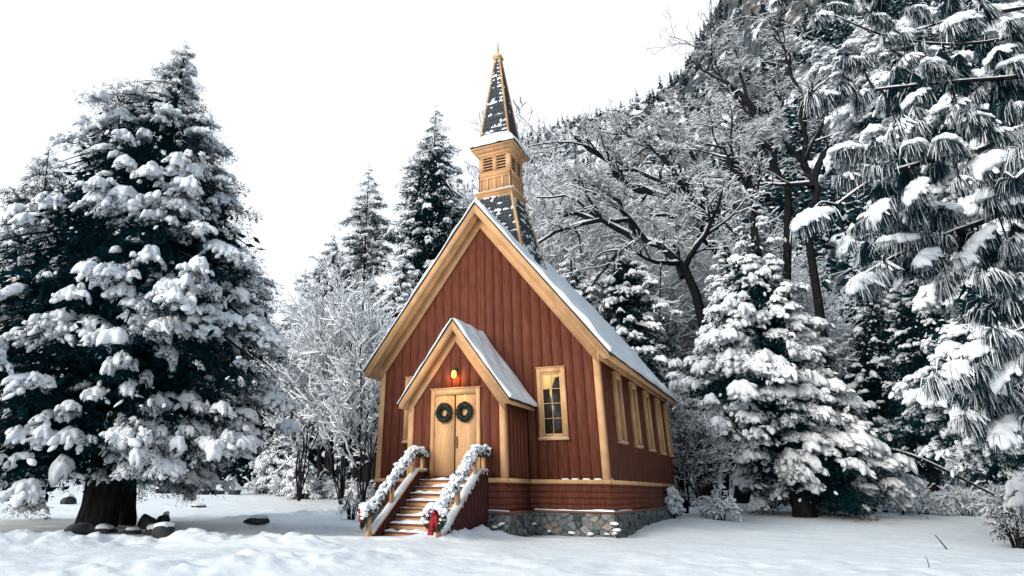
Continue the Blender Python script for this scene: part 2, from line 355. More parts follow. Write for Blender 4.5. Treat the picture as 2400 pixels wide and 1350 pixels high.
# ------------------------------------------------------------------ the mountain behind, to the right
def make_mountain():
    sky_px = [(-900, 1130), (600, 1120), (900, 1040), (1050, 700), (1120, 480), (1200, 345), (1240, 318), (1300, 292), (1380, 268), (1440, 250), (1500, 238), (1540, 205), (1590, 178), (1612, 130), (1650, 62), (1685, 5), (1720, -120), (1800, -230), (1950, -330), (2200, -400), (2600, -420), (3600, -300)]
    pts = []
    for px, py in sky_px:
        v = ray(px, py); az = math.atan2(v @ RH, v @ FH); pts.append((az, v[2] / math.hypot(v @ RH, v @ FH)))
    pts = np.array(pts); naz, nr = 420, 190
    az = np.linspace(pts[0, 0], pts[-1, 0], naz); el = np.interp(az, pts[:, 0], pts[:, 1])
    rr = np.concatenate([np.linspace(0, 1, nr - 16), np.linspace(1.01, 1.35, 16)])
    A, Rr = np.meshgrid(az, rr, indexing='ij'); EL = el[:, None]
    D = 430 + 40 * np.sin(A * 7); r0 = 78.0; R_ = r0 + (D - r0) * Rr
    ztop = EL * D; prof = np.where(Rr <= 1, (.30 * Rr + .70 * Rr ** 1.5), 1 - (Rr - 1) * 1.1)
    X = CAM[0] + R_ * (np.sin(A) * RH[0] + np.cos(A) * FH[0]); Y = CAM[1] + R_ * (np.sin(A) * RH[1] + np.cos(A) * FH[1])
    g = -.3 + .012 * np.maximum(R_ - 60, 0)
    Z = -1.2 + ztop * prof
    amp = sstep(0, .12, Rr) * np.minimum(1, np.maximum(ztop, 0) / 90)
    edge = 1 - .6 * sstep(.85, 1, Rr)
    Z = Z + amp * edge * (14 * fbm(X * .012, Y * .012, 5, 5) + 7 * np.abs(fbm(X * .035, Y * .035, 15, 5))) + amp * 3 * fbm(X * .12, Y * .12, 25, 4)
    Z = np.maximum(Z, g - 3 * (Rr < .01))
    mb = MB(); mb.add(np.stack([X, Y, Z], -1), grid_faces(naz, len(rr)))
    o = mb.build('mountain', MOUNT, smooth=True); o['kind'] = 'structure'
    # small conifers all over the slope, far too many to count
    rng = np.random.RandomState(8); fol, sn = MB(), MB(); n = 0; TR = []
    while n < 2600:
        i, j = rng.randint(2, naz - 2), rng.randint(6, nr - 18)
        if Z[i, j] < 6 or az[i] > .85 or az[i] < -.2: continue
        if fbm(np.array(X[i, j] * .02), np.array(Y[i, j] * .02), 77, 3) + rng.uniform(-.5, .9) < .1: continue
        TR.append((X[i, j] + rng.uniform(-1, 1), Y[i, j] + rng.uniform(-1, 1), Z[i, j] - .6, rng.uniform(6, 15))); n += 1
    TR = np.array(TR)
    tiers = 9; k = 5
    for q in range(tiers):
        f0 = .08 + .9 * q / tiers; rad = TR[:, 3] * .20 * (1 - f0) ** .9 + .15
        for a in range(k):
            th = rng.uniform(0, 6.28, len(TR)); dv = np.stack([np.cos(th), np.sin(th), np.full(len(TR), -.35)], -1)
            B = TR[:, :3] + np.array([0, 0, 1]) * (TR[:, 3] * (f0 + .05))[:, None]
            L_ = rad * rng.uniform(.7, 1.25, len(TR)); Bm = (rng.rand(len(TR)) < .42)
            blades(fol, B, dv, L_, L_ * .75, rng)
            blades(sn, B[Bm] + np.array([0, 0, .25]), dv[Bm], L_[Bm] * .9, L_[Bm] * .4, rng)
    fo = tag(fol.build('mountain_forest', NEEDLE2), 'far dark conifers speckled over the snowy mountainside', 'forest', kind='stuff')
    sn.build('snow_load', SNOW_TREE, fo)
make_mountain()

# ------------------------------------------------------------------ the chapel
HW, LEN = 4.0, 11.7
rz = lambda x: 9.40 - 1.314 * abs(x)           # main roof, top of the rake
pz = lambda x: 4.586 - 1.332 * abs(x)          # porch roof
PY = -1.956                                     # face of the porch
chapel = thing('chapel', 'small red board chapel with ochre trim, snowy gable roof and shingled steeple', 'chapel', (0, 0, -1.45))
CO = (0, 0, -1.45)
def part(mb, name, m, parent=None, label=None, smooth=False, attr=None):
    o = mb.build(name, m, None, CO if parent is None else None, smooth, attr)
    if parent is None: o.location = (0, 0, 0); o.parent = chapel
    else:
        # sub-part: same frame as its part
        o.data.transform(Matrix.Translation((-CO[0], -CO[1], -CO[2]))); o.parent = parent
    if label: o['label'] = label
    return o
def planks(mb, ax, fixed, out, a0, a1, zb, ztop, width, gap=.016, depth=.014, rng=random.Random(1), split0=True):
    """upright boards with open joints on the plane axis=fixed, facing 'out' (+1/-1); ztop(a) is the slope above"""
    n = max(1, round((a1 - a0) / width)); wd = (a1 - a0) / n
    for i in range(n):
        p, q = a0 + i * wd + gap / 2, a0 + (i + 1) * wd - gap / 2
        cuts = [(p, q)] if not (split0 and p < 0 < q) else [(p, 0), (0, q)]
        dd = depth + rng.uniform(-.004, .004)
        for u0, u1 in cuts:
            if ztop(u0) <= zb and ztop(u1) <= zb: continue
            poly = [(u0, zb), (u1, zb), (u1, max(zb, ztop(u1))), (u0, max(zb, ztop(u0)))]
            mb.prism(poly, ax, fixed, fixed + out * dd)
# front wall: backing then boards
b = MB(); b.prism([(-HW, 0), (HW, 0), (HW, 3.9), (0, 9.05), (-HW, 3.9)], 1, 0.02, .14); fw = part(b, 'front_wall', GROOVE)
b = MB(); planks(b, 1, 0.02, -1, -3.86, 3.86, 0.0, lambda x: 8.66 - 1.319 * abs(x), .335); part(b, 'board_cladding', RED, fw)
for sx in (1, -1):
    b = MB(); b.box(sx * HW, .02, 0, sx * (HW - .12), LEN, 3.84); sw = part(b, 'side_wall', GROOVE)
    b = MB(); planks(b, 0, sx * HW, sx, .16, LEN - .02, 0.0, lambda y: 3.46, .262, gap=.075, depth=.045, split0=False); part(b, 'board_cladding', RED, sw)
    b = MB(); b.box(sx * (HW + .002), -.05, 3.42, sx * (HW + .05), LEN, 3.76); part(b, 'eave_board', TAN)
b = MB(); b.prism([(-HW, 0), (HW, 0), (HW, 3.9), (0, 9.05), (-HW, 3.9)], 1, LEN, LEN + .12); part(b, 'rear_wall', RED)
# corner boards, gable frieze, belt course
for sx in (1, -1):
    b = MB(); b.box(sx * (HW - .16), -.035, 0, sx * (HW + .035), .02, 3.56); b.box(sx * HW, .02, 0, sx * (HW + .035), .155, 3.42); part(b, 'corner_board', TAN)
for sx in (1, -1):
    b = MB(); b.prism([(0, 8.575), (sx * 4.035, 8.575 - 1.319 * 4.035 + .0), (sx * 4.035, 9.06 - 1.314 * 4.035), (0, 9.06)], 1, -.045, .02); part(b, 'gable_frieze', TAN)
b = MB()
b.box(-HW - .06, -.06, -.115, HW + .06, .02, 0.0); b.box(HW, .02, -.115, HW + .06, LEN, 0.0); b.box(-HW - .06, .02, -.115, -HW, LEN, 0.0)
b.box(-1.66, PY - .06, -.115, 1.66, PY + .05, .002); b.box(1.55, PY + .05, -.115, 1.66, -.062, .002); b.box(-1.66, PY + .05, -.115, -1.55, -.062, .002)
belt = part(b, 'belt_course', TAN)
b = MB()      # little ledges of snow caught between the boards on the belt
rg = random.Random(5)
for x in (2.72, 3.02, 3.36, 3.70): b.box(x - .1, -.055, .001, x + .1, -.008, .022 + rg.random() * .012)
for y in (.17, .3): b.box(HW + .036, y, 0.001, HW + .055, y + .05, .05)
part(b, 'snow_cover', SNOW, belt)
# skirt of level boards below the belt, ledge, stone foundation
def skirt_boards(b, x0, x1, y0, y1, ax, out, fixed):
    hts = [-.11, -.175, -.335, -.50, -.66, -.82]
    for z1, z0 in zip(hts[:-1], hts[1:]):
        if ax == 1: b.prism([(fixed, z0 + .006), (fixed + out * .04, z0 + .006), (fixed + out * .022, z1), (fixed, z1)][::1], 0, x0, x1) if False else b.poly(
            [(x0, fixed, z0 + .006), (x0, fixed + out * .045, z0 + .006), (x0, fixed + out * .022, z1), (x0, fixed, z1), (x1, fixed, z0 + .006), (x1, fixed + out * .045, z0 + .006), (x1, fixed + out * .022, z1), (x1, fixed, z1)],
            [[0, 1, 2, 3], [7, 6, 5, 4], [0, 4, 5, 1], [1, 5, 6, 2], [2, 6, 7, 3], [3, 7, 4, 0]])
        else: b.poly(
            [(fixed, y0, z0 + .006), (fixed + out * .045, y0, z0 + .006), (fixed + out * .022, y0, z1), (fixed, y0, z1), (fixed, y1, z0 + .006), (fixed + out * .045, y1, z0 + .006), (fixed + out * .022, y1, z1), (fixed, y1, z1)],
            [[0, 1, 2, 3], [7, 6, 5, 4], [0, 4, 5, 1], [1, 5, 6, 2], [2, 6, 7, 3], [3, 7, 4, 0]])
b = MB(); b.box(-HW + .02, .02, -.84, HW - .02, LEN, -.1); b.box(-1.55, PY + .03, -.84, 1.55, .02, -.1); sk = part(b, 'skirt', GROOVE)
b = MB(); skirt_boards(b, -HW - .02, HW + .02, 0, 0, 1, -1, .02); skirt_boards(b, -1.6, 1.6, 0, 0, 1, -1, PY + .03)
part(b, 'skirt_boards', RED, sk)
b = MB(); skirt_boards(b, 0, 0, .02, LEN, 0, 1, HW - .02); skirt_boards(b, 0, 0, .02, LEN, 0, -1, -HW + .02); skirt_boards(b, 0, 0, PY + .03, -.03, 0, 1, 1.55); skirt_boards(b, 0, 0, PY + .03, -.03, 0, -1, -1.55)
part(b, 'skirt_boards', RED, sk)
def snow_slab(mb, c00, c10, c01, c11, nu, nv, thick, lump=.5, seed=1, wob=.03, f=3.0, side=.0):
    """a quilt of snow on the patch with those corners (u from c00 to c10); ragged rim, uneven top"""
    c00, c10, c01, c11 = (np.array(c, float) for c in (c00, c10, c01, c11)); n = nrm(np.cross(c10 - c00, c01 - c00))
    if n[2] < 0: n = -n
    u, v = np.meshgrid(np.linspace(0, 1, nu), np.linspace(0, 1, nv), indexing='ij'); u, v = u[..., None], v[..., None]
    P = (c00 * (1 - u) + c10 * u) * (1 - v) + (c01 * (1 - u) + c11 * u) * v
    eu, ev = nrm(c10 - c00), nrm(c01 - c00)
    w1, w2 = noise3(P, f * 2.2, seed)[..., None], noise3(P, f * 2.5, seed + 1)[..., None]
    eb = np.maximum(np.maximum((u == 0) | (u == 1), 0), np.maximum((v == 0) | (v == 1), 0))
    Pe = P + eb * (eu * np.where(u == 0, -1, np.where(u == 1, 1, 0)) * (w1 * wob + side) + ev * np.where(v == 0, -1, np.where(v == 1, 1, 0)) * (w2 * wob + side))
    T = thick * (1 + lump * noise3(P, f, seed + 2)[..., None] * .6 + lump * .4 * noise3(P, f * 3, seed + 3)[..., None])
    top = Pe + n * np.maximum(T, thick * .25) * (1 - .45 * eb); bot = Pe + n * .004
    N = nu * nv; mb.add(np.concatenate([top.reshape(-1, 3), bot.reshape(-1, 3)]), np.concatenate([grid_faces(nu, nv), grid_faces(nu, nv)[:, ::-1] + N]))
    idx = np.arange(N).reshape(nu, nv)
    rim = np.concatenate([idx[:, 0], idx[-1, 1:], idx[-2::-1, -1], idx[0, -2:0:-1]]); r2 = np.roll(rim, -1)
    mb.Q.append(np.stack([rim, rim + N, r2 + N, r2], -1) + mb.n - 2 * N)
b = MB()
b.box(-HW - .1, -.1, -.885, HW + .1, .04, -.83); b.box(HW - .04, .04, -.885, HW + .1, LEN, -.83); b.box(-HW - .1, .04, -.885, -HW + .04, LEN, -.83)
b.box(-1.70, PY - .10, -.887, 1.70, PY + .06, -.832); b.box(1.5, PY + .06, -.887, 1.70, -.102, -.832); b.box(-1.70, PY + .06, -.887, -1.5, -.102, -.832)
led = part(b, 'ledge', NOSING)
b = MB(); snow_slab(b, (1.72, -.115, -.83), (HW + .115, -.115, -.83), (1.72, -.02, -.83), (HW + .115, -.02, -.83), 60, 4, .035, .6, 3, .008, 4)
snow_slab(b, (HW + .005, -.1, -.829), (HW + .105, -.1, -.829), (HW + .0, 2.4, -.829), (HW + .08, 2.4, -.829), 4, 40, .024, .6, 4, .008, 4)
snow_slab(b, (1.0, PY - .11, -.832), (1.71, PY - .11, -.832), (1.0, PY - .02, -.832), (1.71, PY - .02, -.832), 20, 4, .03, .6, 5, .008, 4); part(b, 'snow_cover', SNOW, led, smooth=True)
def stone_wall(p0, p1, z1, z0, flare, out, seed):
    """fieldstones: a battered sheet of rounded cells with recessed joints"""
    p0, p1, out = np.array(p0, float), np.array(p1, float), np.array(out, float); Ln = np.linalg.norm(p1 - p0); st = .02
    nu, nv = int(Ln / st) + 1, int((z1 - z0) / st) + 1
    u, v = np.meshgrid(np.linspace(0, Ln, nu), np.linspace(0, z1 - z0, nv), indexing='ij')
    g = np.random.RandomState(seed); sx, sz = .27, .155
    cu, cv = np.meshgrid(np.arange(-1, Ln / sx + 2), np.arange(-1, (z1 - z0) / sz + 2)); c = np.stack([(cu + .5 * (cv % 2)).ravel() * sx, cv.ravel() * sz], -1)
    c = c + g.uniform(-.42, .42, c.shape) * (sx, sz); tone = g.rand(len(c)); hgt = g.uniform(.03, .085, len(c))
    q = np.stack([u.ravel(), v.ravel()], -1); q = q + .03 * np.stack([vnoise(q[:, 0] * 6, q[:, 1] * 6, seed), vnoise(q[:, 0] * 6, q[:, 1] * 6, seed + 5)], -1)
    D = np.empty(len(q)); K = np.empty(len(q), int); D2 = np.empty(len(q))
    for i in range(0, len(q), 4000):
        d = np.hypot((q[i:i + 4000, None, 0] - c[None, :, 0]), 1.35 * (q[i:i + 4000, None, 1] - c[None, :, 1])); o = np.argpartition(d, 1, 1)[:, :2]; dd = np.take_along_axis(d, o, 1); s = np.argsort(dd, 1)
        D[i:i + 4000] = np.take_along_axis(dd, s, 1)[:, 0]; D2[i:i + 4000] = np.take_along_axis(dd, s, 1)[:, 1]; K[i:i + 4000] = np.take_along_axis(o, s, 1)[:, 0]
    e = sstep(.0, .05, D2 - D); h = hgt[K] * e + .015 * vnoise(q[:, 0] * 12, q[:, 1] * 12, seed + 9) * e
    h = (h * 1.0).reshape(nu, nv); fl = flare * (1 - v / (z1 - z0))
    X = p0[None, None, :2] + (p1 - p0)[None, None, :2] / Ln * u[..., None] + out[None, None, :2] * (h + fl)[..., None]
    mb = MB(); mb.add(np.concatenate([X, (z0 + v)[..., None]], -1), grid_faces(nu, nv)); return mb, np.where(e > .35, tone[K], 0)
b = MB(); b.box(-HW - .05, -.05, -1.9, HW + .05, LEN, -.885); b.box(-1.62, PY - .02, -1.9, 1.62, -.05, -.887); fd = part(b, 'foundation', GROOVE)
for p0, p1, out, sd in (((1.6, -.05, 0), (HW + .12, -.05, 0), (0, -1, 0), 3), ((HW + .05, -.16, 0), (HW + .05, LEN, 0), (1, 0, 0), 4), ((.9, PY - .02, 0), (1.74, PY - .02, 0), (0, -1, 0), 5), ((1.62, PY - .12, 0), (1.62, -.06, 0), (1, 0, 0), 6), ((-HW - .12, -.05, 0), (-1.6, -.05, 0), (0, -1, 0), 7)):
    mb, tn = stone_wall(p0, p1, -.89, -1.95, .16, out, sd); part(mb, 'fieldstone_facing', STONE, fd, smooth=True, attr=('tone', tn))
b = MB(); rg = np.random.RandomState(3)
Tq = np.array([(4.12, -.24, -1.12), (4.16, -.26, -1.28), (4.1, -.27, -1.36), (3.9, -.24, -1.38), (1.75, -.22, -1.2), (1.5, -2.16, -1.15), (1.35, -2.2, -1.22), (2.2, -.2, -1.38), (2.9, -.22, -1.4), (3.4, -.2, -1.4)])
stamp(b, BLOB, frames(rg.normal(size=(len(Tq), 3)) * (1, .3, .1)), np.tile((.11, .06, .045), (len(Tq), 1)) * rg.uniform(.7, 1.3, (len(Tq), 1)), Tq, rg); part(b, 'snow_cover', SNOW, fd, smooth=True)

# main roof: deck, soffit, bargeboards, fascia, snow
YF, YB = -.506, 12.15
b = MB()
for sx in (1, -1): b.prism([(0, 9.40 - .005), (sx * 4.50, rz(4.50)), (sx * 4.50, rz(4.50) + .05), (0, 9.40 + .055)], 1, YF - .03, YB + .03)
roof = part(b, 'roof', SHINGLE_EDGE)
b = MB()
for sx in (1, -1): b.prism([(0, 9.40 - .26), (sx * 4.42, rz(4.42) - .26), (sx * 4.42, rz(4.42) - .01), (0, 9.39)], 1, YF + .05, YB - .05)
part(b, 'soffit', TAN, roof)
for yf in (YF, YB - .05):
    for sx in (1, -1):
        b = MB(); e = 4.46; b.prism([(0, 9.395), (0, 9.0), (sx * (e - .165), rz(e) - .185), (sx * e, rz(e) - .185), (sx * e, rz(e) - .005)], 1, yf, yf + .05); part(b, 'bargeboard', TAN, roof)
for sx in (1, -1):
    b = MB(); b.box(sx * 4.42, YF + .052, rz(4.46) - .20, sx * 4.455, YB - .052, rz(4.46) - .0); part(b, 'fascia', TAN, roof)
b = MB()
def roof_snow(b, apex, slope, e, y0, y1, th, nv, nu, seed, f=2.2, ap2=0, wob=.02):
    for sx in (1, -1):
        snow_slab(b, (0, y0, apex), (sx * e, y0, apex - slope * e), (0, y1, apex), (sx * e, y1, apex - slope * e), nu, nv, th, .5, seed + sx, wob, f)
roof_snow(b, 9.46, 1.314, 4.50, YF - .025, YB + .02, .115, 170, 120, 11, 1.6, 0, .03)
part(b, 'snow_cover', SNOW, roof, smooth=True)

# windows with upright panes
def window(cx, z0, z1, wd, plane, side_x=None):
    """casing, sash, panes; on the front (plane y) or on the side wall (plane x)"""
    dp = 1.0 if side_x is None else 2.4
    def B(mb, a0, a1, zb, zt, d0, d1):
        if side_x is None: mb.box(a0, plane - d1, zb, a1, plane - d0, zt)
        else: mb.box(plane + side_x * d0, a0, zb, plane + side_x * d1, a1, zt)
    h = wd / 2; c = .135; m = MB()
    B(m, cx - h, cx - h + c, z0 + .06, z1, 0, .06 * dp); B(m, cx + h - c, cx + h, z0 + .06, z1, 0, .06 * dp); B(m, cx - h + c, cx + h - c, z1 - c - .02, z1, 0, .06 * dp); B(m, cx - h + c, cx + h - c, z0 + .06, z0 + c, 0, .05)
    B(m, cx - h - .02, cx + h + .02, z1 + .001, z1 + .03, 0, .085 if side_x is None else .16)
    win = part(m, 'window', TAN)
    m = MB(); B(m, cx - h - .02, cx + h + .02, z0, z0 + .058, 0, .11 if side_x is None else .17); part(m, 'sill', TAN, win)
    m = MB(); a = cx - h + c; e = cx + h - c; zb, zt = z0 + c, z1 - c - .02; f = .055
    B(m, a, a + f, zb, zt, 0, .038); B(m, e - f, e, zb, zt, 0, .038); B(m, a + f, e - f, zb, zb + f, 0, .038); B(m, a + f, e - f, zt - f, zt, 0, .038)
    zi0, zi1 = zb + f, zt - f; B(m, cx - .011, cx + .011, zi0, zi1, .0, .034)
    for k in range(1, 4): zz = zi0 + (zi1 - zi0) * k / 4; B(m, a + f, cx - .011, zz - .01, zz + .01, 0, .032); B(m, cx + .011, e - f, zz - .01, zz + .01, 0, .032)
    part(m, 'sash', TAN2, win)
    zt4 = zi1 - (zi1 - zi0) * .25
    m = MB(); B(m, a + f, e - f, zi0, zt4 if side_x is None else zi1, .003, .012); part(m, 'pane', GLASS, win)
    if side_x is None:
        m = MB(); pr = [(a + f, zt4 - .0), (cx + .02, zt4 - .0), (cx + .03, zt4 + .10), (cx + .09, zt4 + .22), (cx + .13, zt4 + .33), (e - f, zi1 - .08), (e - f, zi1), (a + f, zi1)]  # sky reflection drawn as a ragged-edged emissive shape over the dark glass
        m.prism(pr, 1, plane - .016, plane - .013); part(m, 'painted_sky_reflection', SKY_REFLECT, win)
        m = MB(); m.box(a + f, plane - .012, zt4, e - f, plane - .003, zi1); part(m, 'pane', GLASS, win)
        m = MB(); m.prism([(cx - .06, zt4 - .012), (cx - .07, zt4 - .16), (cx - .02, zt4 - .33), (cx - .012, zt4 - .012)], 1, plane - .016, plane - .013); part(m, 'painted_sky_reflection', SKY_REFLECT, win)  # lower sliver of the same painted sky reflection
    m = MB()
    if side_x is None: snow_slab(m, (cx - h - .02, plane - .112, z0 + .059), (cx + h + .02, plane - .112, z0 + .059), (cx - h - .02, plane - .064, z0 + .059), (cx + h + .02, plane - .064, z0 + .059), 16, 3, .018, .5, 3, .004, 6)
    else: snow_slab(m, (plane + side_x * .146, cx - h - .02, z0 + .059), (plane + side_x * .172, cx - h - .02, z0 + .059), (plane + side_x * .146, cx + h + .02, z0 + .059), (plane + side_x * .172, cx + h + .02, z0 + .059), 3, 16, .022, .5, 3, .004, 6)
    part(m, 'snow_cover', SNOW, win, smooth=True)
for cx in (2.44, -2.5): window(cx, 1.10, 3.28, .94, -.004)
for k in range(4): window(1.82 + 2.42 * k, 1.08, 3.24, .86, HW + .03, 1)
window(11.15, 1.08, 3.24, .80, HW + .03, 1)

# porch
b = MB(); b.prism([(-1.594, 0), (1.594, 0), (1.594, 2.2), (0, 4.25), (-1.594, 2.2)], 1, PY + .02, PY + .12); pw = part(b, 'porch_front_wall', GROOVE)
b = MB()
pzt = lambda x: 4.02 - 1.332 * abs(x)
planks(b, 1, PY + .02, -1, -1.46, -.84, 0, pzt, .31); planks(b, 1, PY + .02, -1, .84, 1.46, 0, pzt, .31)
planks(b, 1, PY + .02, -1, -.84, .84, 2.50, pzt, .336); part(b, 'board_cladding', RED, pw)
for sx in (1, -1):
    b = MB(); b.box(sx * 1.594, PY + .12, 0, sx * 1.5, .0, 2.3); s_ = part(b, 'porch_side_wall', GROOVE)
    b = MB(); planks(b, 0, sx * 1.594, sx, PY + .14, -.06, 0, lambda y: 2.2, .30, split0=False); part(b, 'board_cladding', RED, s_)
    b = MB(); b.box(sx * 1.45, PY - .035, 0.003, sx * 1.63, PY + .02, 2.06); b.box(sx * 1.594, PY + .02, 0.003, sx * 1.63, PY + .14, 2.12); part(b, 'porch_corner_board', TAN)
    b = MB(); b.prism([(0, 3.949), (sx * 1.63, 3.949 - 1.332 * 1.63), (sx * 1.63, pz(1.63) - .2), (0, pz(0) - .2)], 1, PY - .042, PY + .02); part(b, 'porch_frieze', TAN)
PF = -2.235
b = MB()
for sx in (1, -1): b.prism([(0, 4.586 - .003), (sx * 1.90, pz(1.90)), (sx * 1.90, pz(1.90) + .04), (0, 4.63)], 1, PF - .03, -.01)
pr_ = part(b, 'porch_roof', SHINGLE_EDGE)
b = MB()
for sx in (1, -1): b.prism([(0, 4.586 - .2), (sx * 1.82, pz(1.82) - .2), (sx * 1.82, pz(1.82) - .005), (0, 4.58)], 1, PF + .045, -.012)
part(b, 'soffit', TAN, pr_)
for sx in (1, -1):
    e = 1.854; b = MB(); b.prism([(0, 4.581), (0, 4.27), (sx * (e - .125), pz(e) - .15), (sx * e, pz(e) - .15), (sx * e, pz(e) - .005)], 1, PF, PF + .045); part(b, 'bargeboard', TAN, pr_)
    b = MB(); b.box(sx * 1.82, PF + .047, pz(1.854) - .155, sx * 1.85, -.014, pz(1.854)); part(b, 'fascia', TAN, pr_)
b = MB(); roof_snow(b, 4.635, 1.332, 1.90, PF - .025, -.012, .075, 40, 60, 21, 3.0)
# courses of shingles show as low steps through the snow
part(b, 'snow_cover', SNOW, pr_, smooth=True)
# doors
b = MB(); z1 = 2.50
b.box(-.83, PY - .05, .02, -.705, PY + .02, z1); b.box(.705, PY - .05, .02, .83, PY + .02, z1); b.box(-.705, PY - .05, 2.32, .705, PY + .02, z1)
b.box(-.86, PY - .075, z1 + .001, .86, PY + .02, z1 + .03); part(b, 'door_frame', TAN)
b = MB(); b.box(-.705, PY - .008, .02, .705, PY + .015, 2.32); part(b, 'door_recess', BLACK)
for sx in (-1, 1):
    x0, x1 = (-.688, -.02) if sx < 0 else (.028, .688)
    b = MB(); b.box(x0, PY - .035, .04, x1, PY - .009, 2.305); dr = part(b, 'door', TAN2)
    if sx > 0:
        b = MB(); b.box(x0 + .025, PY - .047, .80, x0 + .075, PY - .036, 1.12); b.box(x0 + .036, PY - .085, .88, x0 + .064, PY - .048, 1.04); part(b, 'door_handle', BRASS, dr)
    b = MB()
    for zz in (.3, 1.15, 2.0): xx = -.694 if sx < 0 else .682; b.box(xx, PY - .041, zz, xx + .012, PY - .0355, zz + .1)
    part(b, 'hinge', IRON, dr)
b = MB(); b.box(-.84, PY - .16, -.02, .84, PY - .0, .018); th = part(b, 'threshold', NOSING)
# lamp over the doors
b = MB(); b.box(-.05, PY - .04, 2.98, .07, PY - .005, 3.14); b.beam((.01, PY - .02, 3.08), (.01, PY - .15, 3.10), .03, .03); b.frustum(.01, PY - .15, .075, 3.03, .035, 3.10); pl = part(b, 'porch_lamp', IRON)
b = MB(); th_ = np.linspace(0, 2 * PI, 13)[:-1]
prof = [(.045, 3.025), (.072, 2.98), (.078, 2.90), (.070, 2.84), (.04, 2.81)]
V = [(.01 + r_ * math.cos(t), PY - .15 + r_ * math.sin(t), z) for r_, z in prof for t in th_]; b.add(V, [(i * 12 + j, i * 12 + (j + 1) % 12, i * 12 + 12 + (j + 1) % 12, i * 12 + 12 + j) for i in range(4) for j in range(12)]); part(b, 'lamp_glass', BULB, pl, smooth=True)
ld = bpy.data.lights.new('lamp_light', 'POINT'); ld.energy = 16; ld.color = (1, .40, .08); ld.shadow_soft_size = .06
lo = bpy.data.objects.new('lamp_light', ld); col.objects.link(lo); lo.location = (.01, PY - .22, 2.78); lo.parent = None

# steeple
SY = 2.2
def shingle_face(mb, A0, B0, A1, B1, courses, wd, rng, over=1.35, push=.035):
    A0, B0, A1, B1 = (np.array(p, float) for p in (A0, B0, A1, B1)); n = nrm(np.cross(B0 - A0, A1 - A0)); slots = []
    for i in range(courses):
        t0, t1 = i / courses, min(1, (i + over) / courses)
        L0, R0, L1, R1 = A0 + (A1 - A0) * t0, B0 + (B1 - B0) * t0, A0 + (A1 - A0) * t1, B0 + (B1 - B0) * t1
        ln = np.linalg.norm(R0 - L0); k = max(1, int(round(ln / wd))); cut = np.sort(np.concatenate([[0, 1], (np.arange(1, k) + rng.uniform(-.25, .25, max(k - 1, 0))) / k]))
        for a, b_ in zip(cut[:-1], cut[1:]):
            g = .004 / max(ln, .05); a2, b2 = a + g, b_ - g; po = push * rng.uniform(.7, 1.3); dn = (A0 - A1) / np.linalg.norm(A0 - A1) * rng.uniform(0, .02)
            p = [L0 + (R0 - L0) * a2 + dn, L0 + (R0 - L0) * b2 + dn, L1 + (R1 - L1) * b2, L1 + (R1 - L1) * a2]
            q = [p[0] + n * po, p[1] + n * po, p[2] + n * .008, p[3] + n * .008]
            mb.add(p + q, [(4, 5, 6, 7), (0, 1, 5, 4), (1, 2, 6, 5), (3, 0, 4, 7), (2, 3, 7, 6)])
        slots.append((L0, R0, L1, R1, n))
    return slots
def shingle_snow(mb, slots, cover, rng, th=.03):
    """snow caught in ragged ledges along the butts of the courses"""
    for L0, R0, L1, R1, n in slots:
        ln = np.linalg.norm(R0 - L0); h = np.linalg.norm((L1 - L0)) / 1.35; ud = (R0 - L0) / max(ln, .01); vd = nrm((L1 - L0))
        x = -.03
        while x < ln:
            run = .04 + min(rng.exponential(.16), .6)
            if rng.rand() < cover:
                k = max(2, int(run / .05)); xs = x + np.arange(k) * .05; xs = xs[(xs > .02) & (xs < ln - .02)]
                if len(xs):
                    tt = (np.arange(len(xs)) + .5) / len(xs); hh = h * rng.choice([.12, .2, .3, .5]) * np.sin(PI * tt) ** .6 * rng.uniform(.35, 1.3, len(xs)); xs = xs + rng.uniform(-.02, .02, len(xs))
                    T = L0 + np.outer(xs, ud) + n * (.026 + th * .3) + np.outer(hh * .75 + rng.uniform(.0, .03, len(xs)), vd)
                    R = np.tile(np.stack([ud, vd, n], -1), (len(xs), 1, 1)); S = np.stack([np.full(len(xs), .038), hh * .9, np.full(len(xs), th * .8)], -1) * rng.uniform(.8, 1.25, (len(xs), 3))
                    stamp(mb, BLOB, R, S, T, rng)
            x += run + rng.exponential(.10)
def corner(h, z, a, b_): return (a * h, SY + b_ * h, z)
FACES = (((-1, -1), (1, -1)), ((1, -1), (1, 1)), ((1, 1), (-1, 1)), ((-1, 1), (-1, -1)))
b = MB(); b.frustum(0, SY, 1.40, 7.30, .70, 10.6); stp = part(b, 'steeple', BLACK)
rg = np.random.RandomState(12); b = MB(); sb = MB()
for i, (ca, cb) in enumerate(FACES):
    sl_ = shingle_face(b, corner(1.40, 7.3, *ca), corner(1.40, 7.3, *cb), corner(.70, 10.6, *ca), corner(.70, 10.6, *cb), 19, .16, rg)
    if i in (0, 1): shingle_snow(sb, sl_, .55 if i == 0 else .42, rg, .035)
part(b, 'flared_base', SHINGLE, stp); part(sb, 'snow_cover', SNOW, stp, smooth=True)
b = MB()
for a, b_ in ((-1, -1), (1, -1), (1, 1), (-1, 1)): b.beam(corner(1.40, 7.3, a, b_), corner(.715, 10.6, a, b_), .11, .09, (a, b_, 0))
b.frustum(0, SY, .745, 10.46, .735, 10.62)
part(b, 'hip_boards', TAN, stp)
b = MB(); b.frustum(0, SY, .76, 10.60, .78, 10.70); b.frustum(0, SY, .835, 10.702, .835, 10.765); part(b, 'belfry_ledge', TAN, stp)
b = MB()
for i, (ca, cb) in enumerate(FACES[:2]):
    A, B_ = np.array(corner(.84, 10.766, *ca)), np.array(corner(.84, 10.766, *cb)); A2, B2 = np.array(corner(.72, 10.79, *ca)), np.array(corner(.72, 10.79, *cb)); snow_slab(b, A, B_, A2, B2, 30, 4, .045, .5, 8 + i, .012, 5)
